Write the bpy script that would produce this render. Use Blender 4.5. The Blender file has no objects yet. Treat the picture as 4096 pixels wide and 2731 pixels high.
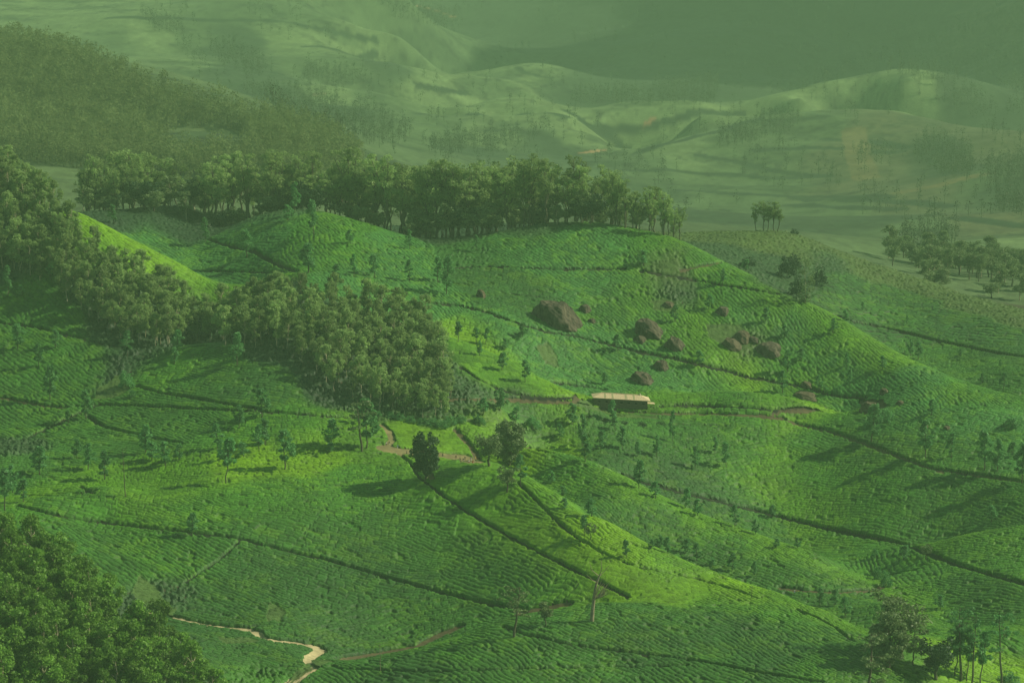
import bpy, math, random
import numpy as np
from mathutils import Vector
R = math.radians
rng = np.random.default_rng(7)
random.seed(7)
scene = bpy.context.scene
COL = scene.collection

# ------------------------------------------------------------------ camera, world, sun, exposure
PITCH = 13.0
FPX = 11615.0                       # focal length in photograph pixels (4096 wide)
CZ = 400.0
cam_d = bpy.data.cameras.new("camera")
cam = bpy.data.objects.new("camera", cam_d)
COL.objects.link(cam)
cam.location = (0, 0, CZ)
cam.rotation_euler = (R(90 - PITCH), 0, 0)
cam_d.sensor_width = 36.0
cam_d.lens = 36.0 * FPX / 4096.0
cam_d.clip_start = 1.0
cam_d.clip_end = 20000.0
scene.camera = cam

SUN_EL, SUN_AZ = 35.0, 12.0         # azimuth measured from +X towards +Y (away from the viewer)
world = bpy.data.worlds.new("World")
scene.world = world
world.use_nodes = True
wn = world.node_tree
wn.nodes.clear()
sky = wn.nodes.new("ShaderNodeTexSky")
sky.sky_type = 'NISHITA'
sky.sun_disc = False
sky.sun_elevation = R(SUN_EL)
sky.sun_rotation = R(90 - SUN_AZ)
sky.altitude = 1500
bg = wn.nodes.new("ShaderNodeBackground")
bg.inputs[1].default_value = 0.042
wo = wn.nodes.new("ShaderNodeOutputWorld")
wn.links.new(sky.outputs[0], bg.inputs[0])
wn.links.new(bg.outputs[0], wo.inputs[0])

sun_d = bpy.data.lights.new("sun", 'SUN')
sun_d.energy = 5.0
sun_d.angle = R(0.5)
sun_d.color = (1.0, 0.93, 0.74)
sun = bpy.data.objects.new("sun", sun_d)
COL.objects.link(sun)
SV = Vector((math.cos(R(SUN_EL)) * math.cos(R(SUN_AZ)), math.cos(R(SUN_EL)) * math.sin(R(SUN_AZ)), math.sin(R(SUN_EL))))
sun.rotation_euler = SV.to_track_quat('Z', 'Y').to_euler()
sun.location = (500, 300, 900)

scene.view_settings.view_transform = 'Standard'
scene.view_settings.look = 'None'
scene.view_settings.gamma = 1.0
scene.view_settings.exposure = 0.78
scene.render.engine = 'CYCLES'
scene.cycles.use_denoising = True
scene.cycles.denoiser = "OPENIMAGEDENOISE"
scene.cycles.denoising_input_passes = "RGB_ALBEDO_NORMAL"
scene.cycles.max_bounces = 4
scene.cycles.diffuse_bounces = 2
scene.cycles.transmission_bounces = 2
scene.cycles.transparent_max_bounces = 4
scene.cycles.volume_bounces = 0
scene.cycles.use_adaptive_sampling = True
scene.cycles.adaptive_threshold = 0.02

# haze settings (the box itself is built at the end)
HAZE_DENSITY = 0.000104
HAZE_COLOR = (0.55, 1.0, 0.53)

# ------------------------------------------------------------------ numeric helpers
def _hash(ix, iy, s=0):
    ix = ix.astype(np.int64); iy = iy.astype(np.int64)
    h = (ix * 374761393 + iy * 668265263 + s * 2147483647 + 1013904223) & 0xFFFFFFFF
    h = ((h ^ (h >> 13)) * 1274126177) & 0xFFFFFFFF
    h = ((h ^ (h >> 15)) * 2246822519) & 0xFFFFFFFF
    return ((h ^ (h >> 16)) & 0xFFFFFF).astype(np.float32) / 16777215.0

def vnoise(x, y, s=0):
    xi = np.floor(x); yi = np.floor(y)
    fx = (x - xi).astype(np.float32); fy = (y - yi).astype(np.float32)
    fx = fx * fx * (3 - 2 * fx); fy = fy * fy * (3 - 2 * fy)
    a = _hash(xi, yi, s); b = _hash(xi + 1, yi, s); c = _hash(xi, yi + 1, s); d = _hash(xi + 1, yi + 1, s)
    return (a + (b - a) * fx) * (1 - fy) + (c + (d - c) * fx) * fy

def fbm(x, y, s=0, octv=4):
    t = 0; a = 1.0; n = 0
    for o in range(octv):
        t = t + a * (vnoise(x, y, s + o) - 0.5); n += a
        x = x * 2.03 + 17.1; y = y * 2.03 - 9.7; a *= 0.5
    return t / n * 2

def sstep(a, b, x):
    t = np.clip((x - a) / (b - a), 0, 1)
    return t * t * (3 - 2 * t)

def worley(U, V, ju=0.85, jv=0.45, s=3):
    """distance to the border between cells, and a random number per cell"""
    iu = np.floor(U); iv = np.floor(V)
    f1 = np.full(U.shape, 9.0, np.float32); f2 = f1.copy(); cid = np.zeros(U.shape, np.float32)
    for dv in (-1, 0, 1):
        for du in (-1, 0, 1):
            cu = iu + du; cv = iv + dv
            px = cu + 0.5 + (_hash(cu, cv, s) - 0.5) * ju
            py = cv + 0.5 + (_hash(cu, cv, s + 1) - 0.5) * jv
            d = np.sqrt((U - px) ** 2 + (V - py) ** 2).astype(np.float32)
            h = _hash(cu, cv, s + 2)
            m = d < f1
            f2 = np.where(m, f1, np.minimum(f2, d)); cid = np.where(m, h, cid); f1 = np.where(m, d, f1)
    return f2 - f1, cid, f1

def tanpy(py):
    return np.tan(R(PITCH) + np.arctan((np.asarray(py, float) - 1365.5) / FPX))

def to_world(px, py, Y):
    """point seen at photograph pixel (px, py) when it lies Y metres ahead"""
    px = np.asarray(px, float); py = np.asarray(py, float); Y = np.asarray(Y, float)
    t = np.arctan((py - 1365.5) / FPX)
    z = CZ - Y * np.tan(R(PITCH) + t)
    depth = Y * math.cos(R(PITCH)) - (z - CZ) * math.sin(R(PITCH))
    return (px - 2048) / FPX * depth, Y, z

def to_pixel(x, y, z):
    d = y * math.cos(R(PITCH)) - (z - CZ) * math.sin(R(PITCH))
    v = y * math.sin(R(PITCH)) + (z - CZ) * math.cos(R(PITCH))
    return 2048 + x / d * FPX, 1365.5 - v / d * FPX

# ------------------------------------------------------------------ terrain control points
# per column of the photograph: (py, Y). Points behind a crest are not seen; they carry the land down again.
COLS = {
 -350: [(2731,885),(2500,925),(2270,960),(2300,1010),(2170,1060),(2010,1110),(1850,1160),(1780,1195),(1620,1245),(1450,1285),(1250,1330),(1050,1375),(850,1420),(690,1450),(800,1560),(860,1700),(720,1850),(580,1960),(340,2080),(120,2200),(200,2500),(300,2900),(120,3300),(-50,3600)],
 0: [(2900,865),(2731,890),(2500,930),(2290,965),(2300,1010),(2170,1060),(2010,1110),(1850,1160),(1780,1195),(1640,1245),(1500,1280),(1300,1325),(1100,1370),(900,1415),(740,1450),(860,1560),(900,1700),(760,1850),(620,1960),(400,2080),(185,2200),(260,2500),(330,2900),(150,3300),(0,3600),(-150,3900)],
 400: [(2900,880),(2731,905),(2600,930),(2480,955),(2430,1010),(2250,1060),(2090,1100),(1960,1140),(1850,1170),(1750,1205),(1630,1245),(1500,1275),(1400,1300),(1150,1355),(900,1405),(1010,1460),(930,1500),(850,1545),(900,1620),(900,1750),(760,1880),(640,1970),(450,2080),(270,2180),(330,2500),(360,2900),(150,3300),(0,3600)],
 800: [(2900,905),(2731,930),(2640,955),(2480,1020),(2380,1045),(2130,1095),(1900,1150),(1750,1195),(1600,1235),(1450,1280),(1385,1300),(1400,1340),(1250,1375),(1110,1405),(1130,1450),(1050,1485),(950,1520),(900,1545),(860,1580),(920,1680),(880,1800),(760,1900),(620,1985),(500,2050),(400,2110),(420,2500),(400,2900),(200,3300),(0,3600)],
 1200: [(2900,930),(2731,960),(2630,985),(2500,1025),(2400,1050),(2200,1090),(2000,1130),(1850,1170),(1700,1205),(1600,1230),(1450,1265),(1380,1285),(1200,1345),(1130,1380),(1050,1430),(950,1475),(850,1520),(880,1560),(900,1620),(900,1750),(780,1900),(640,2000),(560,2060),(500,2120),(500,2500),(450,2800),(330,3100),(150,3350),(0,3550)],
 1600: [(2900,930),(2731,955),(2612,996),(2604,1010),(2510,1040),(2350,1070),(2200,1100),(2000,1140),(1850,1180),(1800,1198),(1700,1225),(1600,1255),(1400,1310),(1250,1365),(1180,1400),(1100,1430),(1000,1470),(945,1500),(970,1560),(920,1650),(900,1800),(780,2000),(680,2200),(620,2500),(560,2700),(400,3000),(300,3200),(150,3450),(0,3650)],
 2000: [(2900,925),(2731,950),(2600,975),(2492,1009),(2484,1024),(2400,1050),(2200,1090),(2050,1120),(1900,1160),(1865,1175),(1885,1200),(1780,1222),(1650,1258),(1600,1280),(1500,1305),(1420,1330),(1430,1345),(1350,1370),(1200,1415),(1050,1465),(930,1510),(950,1560),(900,1700),(880,2000),(760,2400),(650,2700),(560,2850),(470,3000),(402,3080),(430,3150),(330,3300),(275,3450),(330,3650),(200,3900),(0,4150),(-200,4400)],
 2400: [(2900,930),(2731,955),(2600,980),(2440,1015),(2405,1032),(2300,1050),(2150,1080),(2085,1100),(2110,1130),(2000,1155),(1900,1185),(1940,1235),(1850,1250),(1750,1276),(1655,1318),(1615,1330),(1560,1352),(1400,1390),(1200,1435),(1050,1470),(905,1510),(940,1560),(900,1700),(880,2000),(800,2400),(700,2650),(620,2800),(560,2950),(470,3050),(420,3150),(430,3300),(330,3500),(200,3750),(0,4100),(-200,4400)],
 2800: [(2900,925),(2731,955),(2600,985),(2450,1020),(2393,1040),(2350,1055),(2270,1080),(2290,1110),(2200,1135),(2060,1170),(2090,1225),(1980,1250),(1850,1280),(1700,1315),(1645,1335),(1570,1350),(1560,1362),(1450,1387),(1300,1420),(1150,1455),(1010,1490),(1050,1550),(990,1610),(935,1660),(960,1740),(900,1900),(880,2200),(860,2500),(700,2700),(560,2850),(470,2950),(415,3080),(430,3250),(360,3400),(200,3700),(0,4050)],
 3200: [(2900,920),(2731,950),(2600,985),(2480,1020),(2425,1045),(2395,1062),(2420,1090),(2300,1120),(2195,1155),(2220,1215),(2100,1245),(1950,1275),(1800,1305),(1690,1332),(1600,1352),(1610,1364),(1500,1387),(1350,1415),(1205,1445),(1240,1500),(1150,1560),(1050,1620),(935,1690),(970,1780),(930,1950),(900,2200),(850,2450),(700,2700),(550,2850),(460,2980),(400,3080),(365,3150),(420,3300),(330,3500),(150,3850),(0,4050)],
 3600: [(2900,930),(2731,960),(2620,985),(2540,1020),(2535,1050),(2450,1092),(2380,1118),(2300,1150),(2190,1190),(2050,1235),(1900,1265),(1750,1300),(1720,1310),(1600,1340),(1500,1370),(1425,1400),(1460,1460),(1350,1520),(1250,1570),(1150,1620),(1090,1660),(1130,1750),(1050,1900),(960,2150),(850,2400),(700,2650),(550,2800),(450,2950),(470,3020),(370,3100),(298,3165),(310,3210),(345,3300),(400,3450),(380,3650),(200,3900),(0,4100)],
 4096: [(2900,960),(2731,1000),(2600,1030),(2500,1055),(2330,1110),(2200,1150),(2110,1175),(2120,1195),(2000,1220),(1930,1240),(1850,1265),(1720,1300),(1600,1335),(1620,1390),(1500,1440),(1350,1510),(1255,1560),(1290,1680),(1180,1800),(1050,1950),(960,2050),(850,2250),(700,2500),(530,2750),(560,3000),(400,3250),(200,3600),(0,3900)],
 4500: [(2900,980),(2731,1020),(2600,1050),(2500,1080),(2330,1125),(2200,1155),(2050,1190),(1930,1230),(1850,1265),(1720,1300),(1680,1335),(1700,1390),(1600,1440),(1450,1510),(1350,1560),(1330,1680),(1180,1800),(1050,1950),(960,2050),(850,2250),(700,2500),(530,2750),(500,3000),(330,3250),(100,3600),(-100,3900)],
}
# crest lines seen in the photograph: (px, py, Y) and how the land falls away behind: (extra py, extra metres)
CRESTS = [
 ([(1420,2646,986),(1600,2612,996),(1750,2578,1001),(1850,2538,1005),(2000,2492,1009),(2200,2452,1015),(2400,2412,1022)], (9,13)),
 ([(1900,1845,1166),(2000,1868,1160),(2100,1905,1150),(2250,1990,1128),(2400,2082,1100),(2550,2160,1092),(2700,2228,1083),(2850,2290,1078),(3000,2345,1070),(3130,2385,1063),(3300,2445,1045),(3440,2520,1030)], (24,30)),
 ([(2130,1810,1205),(2250,1828,1198),(2330,1845,1192),(2450,1905,1182),(2600,1975,1176),(2800,2060,1170),(3000,2130,1162),(3200,2195,1155)], (30,50)),
 ([(3300,2232,1152),(3400,2278,1146),(3480,2312,1142)], (14,22)),
 ([(320,865,1418),(420,915,1412),(520,965,1408),(620,1015,1406),(720,1065,1405),(820,1120,1400),(900,1160,1392)], (30,42)),
 ([(1790,1345,1345),(1850,1365,1340),(1950,1410,1333),(2050,1455,1326),(2150,1510,1318),(2250,1560,1310),(2320,1588,1306)], (16,18)),
 ([(870,935,1530),(950,895,1524),(1050,860,1520),(1150,845,1520),(1250,848,1519),(1350,865,1516),(1450,890,1510),(1550,930,1502)], (20,40)),
 ([(2000,928,1510),(2150,905,1510),(2300,900,1511),(2450,908,1510),(2600,935,1504),(2700,960,1498),(2800,1008,1490),(2900,1060,1480),(3000,1110,1468),(3100,1158,1456),(3200,1208,1445),(3300,1260,1434),(3400,1315,1422),(3500,1370,1411),(3600,1425,1400),(3700,1470,1388),(3850,1530,1368),(4000,1575,1350),(4096,1600,1337)], (34,58)),
 ([(2750,945,1655),(2900,930,1668),(3050,925,1684),(3150,932,1690),(3250,965,1686),(3350,1005,1680),(3450,1040,1672),(3600,1090,1660),(3750,1140,1640),(3900,1190,1610),(4096,1255,1565)], (36,80)),
 ([(2640,1640,1330),(2720,1600,1342),(2800,1578,1350),(2900,1570,1352),(3000,1572,1352),(3100,1585,1352),(3200,1602,1350),(3300,1630,1346),(3380,1655,1340)], (9,11)),
 ([(3700,2180,1190),(3800,2160,1186),(3900,2135,1182),(4000,2120,1178),(4096,2108,1175)], (8,18)),
 ([(3560,2420,1085),(3640,2450,1078),(3720,2490,1070),(3820,2520,1060)], (8,12)),
 ([(30,2010,1110),(200,1990,1114),(400,1955,1125),(600,1925,1140)], (6,9)),
 ([(640,540,2030),(750,525,2035),(850,525,2040),(930,545,2045)], (12,22)),
 # far valley spurs
 ([(800,350,2350),(1000,400,2330),(1200,470,2280),(1400,560,2200)], (60,200)),
 ([(1750,470,2960),(1850,430,3000),(1950,405,3060),(2050,398,3080),(2150,405,3070),(2230,440,3020),(2300,490,2950),(2400,560,2880),(2450,590,2840)], (50,130)),
 ([(1650,345,3380),(1800,300,3420),(1950,290,3440),(2100,270,3450),(2180,256,3450)], (45,150)),
 ([(2330,440,3080),(2450,420,3130),(2600,418,3140),(2720,430,3130),(2850,425,3120),(3000,415,3110),(3150,385,3120),(3300,350,3140),(3450,318,3160),(3560,296,3170),(3680,298,3160)], (60,170)),
 ([(2450,640,2750),(2600,590,2800),(2750,540,2850),(2950,490,2900),(3050,465,2920),(3300,450,2950),(3500,450,2950),(3650,475,2930),(3850,515,2880),(4096,530,2760)], (45,150)),
]
def FY(Y):
    return Y if Y < 1800 else 1800 + (Y - 1800) * 1.9   # the far valley lies deeper than first drawn
pts = []
for px, prof in COLS.items():
    for py, Y in prof:
        pts.append(to_world(px, py, FY(Y)))
def dens(line, n):
    out = []
    for a, b in zip(line[:-1], line[1:]):
        for k in range(n):
            t = k / n
            out.append(tuple(a[i] + (b[i] - a[i]) * t for i in range(len(a))))
    out.append(line[-1])
    return out
for line, (dpy, dY) in CRESTS:
    for px, py, Y in dens(line, 1):
        pts.append(to_world(px, py, FY(Y)))
        pts.append(to_world(px, py + dpy, FY(Y + dY)))
        if dY >= 120: pts.append(to_world(px, py + dpy * 0.12, FY(Y + dY * 0.2)))
P = np.array([[float(c) for c in p] for p in pts])
# merge control points that nearly coincide
keep = []
for p in P[::-1]:
    if all((p[0] - q[0]) ** 2 + (p[1] - q[1]) ** 2 > (0.008 * p[1]) ** 2 for q in keep):
        keep.append(p)
P = np.array(keep)
S = 100.0
def U_(r2):
    return 0.5 * r2 * np.log(r2 + 1e-9)
A = P[:, :2] / S
# far points count on a log scale, so that near relief stays crisp
def warp(x, y):
    yy = np.log(y / 1000.0) * 10.0
    xx = x / y * 10.0
    return xx, yy
wx, wy = warp(P[:, 0], P[:, 1])
n = len(P)
D2 = (wx[:, None] - wx[None]) ** 2 + (wy[:, None] - wy[None]) ** 2
K = U_(D2) + np.eye(n) * 2e-4
Q = np.c_[np.ones(n), wx, wy]
M = np.block([[K, Q], [Q.T, np.zeros((3, 3))]])
# interpolate the height relative to a sight plane so that the scale stays even
zrel = (P[:, 2] - 70.0)
sol = np.linalg.solve(M, np.r_[zrel, 0, 0, 0])
W_, C_ = sol[:n].astype(np.float64), sol[n:]
def tps(x, y):
    a, b = warp(x, y)
    out = np.empty(a.shape)
    fa, fb, fo = a.ravel(), b.ravel(), out.ravel()
    for i in range(0, len(fa), 20000):
        s = slice(i, i + 20000)
        d2 = (fa[s, None] - wx[None]) ** 2 + (fb[s, None] - wy[None]) ** 2
        fo[s] = U_(d2) @ W_ + C_[0] + C_[1] * fa[s] + C_[2] * fb[s]
    return fo.reshape(a.shape) + 70.0
# height table in (bearing, log distance): cells of about 2.5 m at 1200 m
TB0, TB1, TNB = -0.235, 0.235, 300
TL0, TL1, TNL = math.log(800.0), math.log(8900.0), 1200
tb = np.linspace(TB0, TB1, TNB); tl = np.linspace(TL0, TL1, TNL)
TBg, TLg = np.meshgrid(tb, tl)
YY = np.exp(TLg); XX = TBg * YY
TAB = tps(XX, YY)
far = sstep(1900, 3600, YY)
TAB = TAB + 0.9 * fbm(XX / 28, YY / 28, 5, 3) * (1 - far) \
          + far * (9 * fbm(XX / 300, YY / 300, 9, 4) + 7 * (0.5 - np.abs(fbm(XX / 120, YY / 120, 19, 4))) * sstep(2300, 3200, YY))
def H(x, y):
    x = np.asarray(x, float); y = np.asarray(y, float)
    b = np.clip((x / y - TB0) / (TB1 - TB0) * (TNB - 1), 0, TNB - 1.001)
    l = np.clip((np.log(y) - TL0) / (TL1 - TL0) * (TNL - 1), 0, TNL - 1.001)
    i = b.astype(int); j = l.astype(int); fb = b - i; fl = l - j
    return (TAB[j, i] * (1 - fb) + TAB[j, i + 1] * fb) * (1 - fl) + (TAB[j + 1, i] * (1 - fb) + TAB[j + 1, i + 1] * fb) * fl

_ys = np.exp(np.linspace(math.log(845), math.log(8600), 3000))
def hit(px, py, ymin=845, ymax=8600):
    """where the sight line through photograph pixel (px, py) meets the land"""
    px = np.atleast_1d(np.asarray(px, float)); py = np.atleast_1d(np.asarray(py, float))
    ys = _ys[(_ys >= ymin) & (_ys <= ymax)]
    res = np.zeros((len(px), 3))
    for k in range(len(px)):
        x, y, z = to_world(px[k], py[k], ys)
        g = H(x, y) - z
        m = np.nonzero(g > 0)[0]
        if len(m) == 0:
            j = int(np.argmax(g)); yy = ys[j]
        else:
            j = m[0]
            yy = ys[j] if j == 0 else ys[j - 1] + (ys[j] - ys[j - 1]) * (-g[j - 1]) / (g[j] - g[j - 1] + 1e-9)
        x, y, z = to_world(px[k], py[k], yy)
        res[k] = (float(x), float(y), float(H(x, y)))
    return res

# ------------------------------------------------------------------ materials
def new_mat(name):
    m = bpy.data.materials.new(name); m.use_nodes = True
    nt = m.node_tree; nt.nodes.clear()
    return m, nt, nt.nodes, nt.links

def leafy(name, attr=None, base=(0.05, 0.12, 0.03), var=0.35, scale=1.2, rough=0.55, trans=0.25, spec=0.25, bump=0.0, obj_var=0.0):
    """foliage: diffuse with some light coming through; colour from a vertex attribute or a base colour, mottled by noise"""
    m, nt, N, L = new_mat(name)
    out = N.new("ShaderNodeOutputMaterial")
    geo = N.new("ShaderNodeNewGeometry")
    tc = N.new("ShaderNodeTexCoord")
    no = N.new("ShaderNodeTexNoise"); no.inputs['Scale'].default_value = scale; no.inputs['Detail'].default_value = 4
    L.new(geo.outputs['Position'], no.inputs['Vector'])
    mr = N.new("ShaderNodeMapRange"); mr.inputs[1].default_value = 0.3; mr.inputs[2].default_value = 0.7
    mr.inputs[3].default_value = 1 - var; mr.inputs[4].default_value = 1 + var
    L.new(no.outputs[0], mr.inputs[0])
    fac = mr.outputs[0]
    if obj_var:
        oi = N.new("ShaderNodeObjectInfo")
        m2 = N.new("ShaderNodeMapRange"); m2.inputs[3].default_value = 1 - obj_var; m2.inputs[4].default_value = 1 + obj_var
        L.new(oi.outputs['Random'], m2.inputs[0])
        mu = N.new("ShaderNodeMath"); mu.operation = 'MULTIPLY'
        L.new(fac, mu.inputs[0]); L.new(m2.outputs[0], mu.inputs[1]); fac = mu.outputs[0]
    sc = N.new("ShaderNodeVectorMath"); sc.operation = 'SCALE'
    if attr:
        at = N.new("ShaderNodeAttribute"); at.attribute_name = attr
        L.new(at.outputs['Color'], sc.inputs[0])
    else:
        sc.inputs[0].default_value = base
    L.new(fac, sc.inputs['Scale'])
    bs = N.new("ShaderNodeBsdfPrincipled"); bs.inputs['Roughness'].default_value = rough
    bs.inputs['Specular IOR Level'].default_value = spec
    L.new(sc.outputs[0], bs.inputs['Base Color'])
    if bump:
        bn = N.new("ShaderNodeTexNoise"); bn.inputs['Scale'].default_value = 2.6; bn.inputs['Detail'].default_value = 3
        L.new(geo.outputs['Position'], bn.inputs['Vector'])
        bp = N.new("ShaderNodeBump"); bp.inputs['Strength'].default_value = bump; bp.inputs['Distance'].default_value = 0.35
        L.new(bn.outputs[0], bp.inputs['Height']); L.new(bp.outputs[0], bs.inputs['Normal'])
    if trans:
        tr = N.new("ShaderNodeBsdfTranslucent"); L.new(sc.outputs[0], tr.inputs[0])
        mx = N.new("ShaderNodeMixShader"); mx.inputs[0].default_value = trans
        L.new(bs.outputs[0], mx.inputs[1]); L.new(tr.outputs[0], mx.inputs[2]); L.new(mx.outputs[0], out.inputs[0])
    else:
        L.new(bs.outputs[0], out.inputs[0])
    return m

def solid(name, col, rough=0.85, var=0.25, scale=3.0, spec=0.2, attr=None, bump=0.0, stretch=(1, 1, 1)):
    m, nt, N, L = new_mat(name)
    out = N.new("ShaderNodeOutputMaterial"); bs = N.new("ShaderNodeBsdfPrincipled")
    bs.inputs['Roughness'].default_value = rough; bs.inputs['Specular IOR Level'].default_value = spec
    geo = N.new("ShaderNodeNewGeometry")
    mp = N.new("ShaderNodeMapping"); mp.inputs['Scale'].default_value = stretch
    L.new(geo.outputs['Position'], mp.inputs[0])
    no = N.new("ShaderNodeTexNoise"); no.inputs['Scale'].default_value = scale; no.inputs['Detail'].default_value = 5
    L.new(mp.outputs[0], no.inputs['Vector'])
    mr = N.new("ShaderNodeMapRange"); mr.inputs[1].default_value = 0.3; mr.inputs[2].default_value = 0.7
    mr.inputs[3].default_value = 1 - var; mr.inputs[4].default_value = 1 + var
    L.new(no.outputs[0], mr.inputs[0])
    sc = N.new("ShaderNodeVectorMath"); sc.operation = 'SCALE'
    if attr:
        at = N.new("ShaderNodeAttribute"); at.attribute_name = attr; L.new(at.outputs['Color'], sc.inputs[0])
    else:
        sc.inputs[0].default_value = col
    L.new(mr.outputs[0], sc.inputs['Scale']); L.new(sc.outputs[0], bs.inputs['Base Color'])
    if bump:
        bp = N.new("ShaderNodeBump"); bp.inputs['Strength'].default_value = bump; bp.inputs['Distance'].default_value = 0.5
        L.new(no.outputs[0], bp.inputs['Height']); L.new(bp.outputs[0], bs.inputs['Normal'])
    L.new(bs.outputs[0], out.inputs[0])
    return m

# ------------------------------------------------------------------ mesh helpers
def np_mesh(name, verts, faces, mat=None, col=None, smooth=False, mats=None, mat_idx=None):
    """faces: (n, 3) or (n, 4) integer array"""
    me = bpy.data.meshes.new(name)
    verts = np.ascontiguousarray(verts, np.float32); faces = np.ascontiguousarray(faces, np.int32)
    k = faces.shape[1]
    me.vertices.add(len(verts)); me.vertices.foreach_set("co", verts.ravel())
    me.loops.add(faces.size); me.loops.foreach_set("vertex_index", faces.ravel())
    me.polygons.add(len(faces))
    me.polygons.foreach_set("loop_start", np.arange(0, faces.size, k, dtype=np.int32))
    me.polygons.foreach_set("loop_total", np.full(len(faces), k, np.int32))
    if smooth:
        me.polygons.foreach_set("use_smooth", np.ones(len(faces), bool))
    for m in (mats or ([mat] if mat else [])):
        me.materials.append(m)
    if mat_idx is not None:
        me.polygons.foreach_set("material_index", np.ascontiguousarray(mat_idx, np.int32))
    if col is not None:
        a = me.color_attributes.new("col", 'FLOAT_COLOR', 'POINT')
        c = np.ones((len(verts), 4), np.float32); c[:, :3] = col
        a.data.foreach_set("color", c.ravel())
    me.update()
    return me

def link(name, me, parent=None, kind=None, label=None, cat=None, group=None):
    o = bpy.data.objects.new(name, me); COL.objects.link(o)
    if parent: o.parent = parent
    if kind: o["kind"] = kind
    if label: o["label"] = label
    if cat: o["category"] = cat
    if group: o["group"] = group
    return o

def grid_faces(nr, nc, mask=None):
    i = np.arange(nr - 1)[:, None] * nc + np.arange(nc - 1)[None]
    f = np.stack([i, i + 1, i + nc + 1, i + nc], -1)
    if mask is not None:
        f = f[mask]
    return f.reshape(-1, 4)

def compact(v, f, *extra):
    used = np.zeros(len(v), bool); used[f.ravel()] = True
    idx = np.cumsum(used) - 1
    return (v[used], idx[f]) + tuple(e[used] for e in extra)

# ------------------------------------------------------------------ paths, roads and bare patches (photograph pixels -> points on the land)
o_ = 1.7415   # some lines were read off at this smaller scale
def sc_(l): return [(a * o_, b * o_) for a, b in l]
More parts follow.
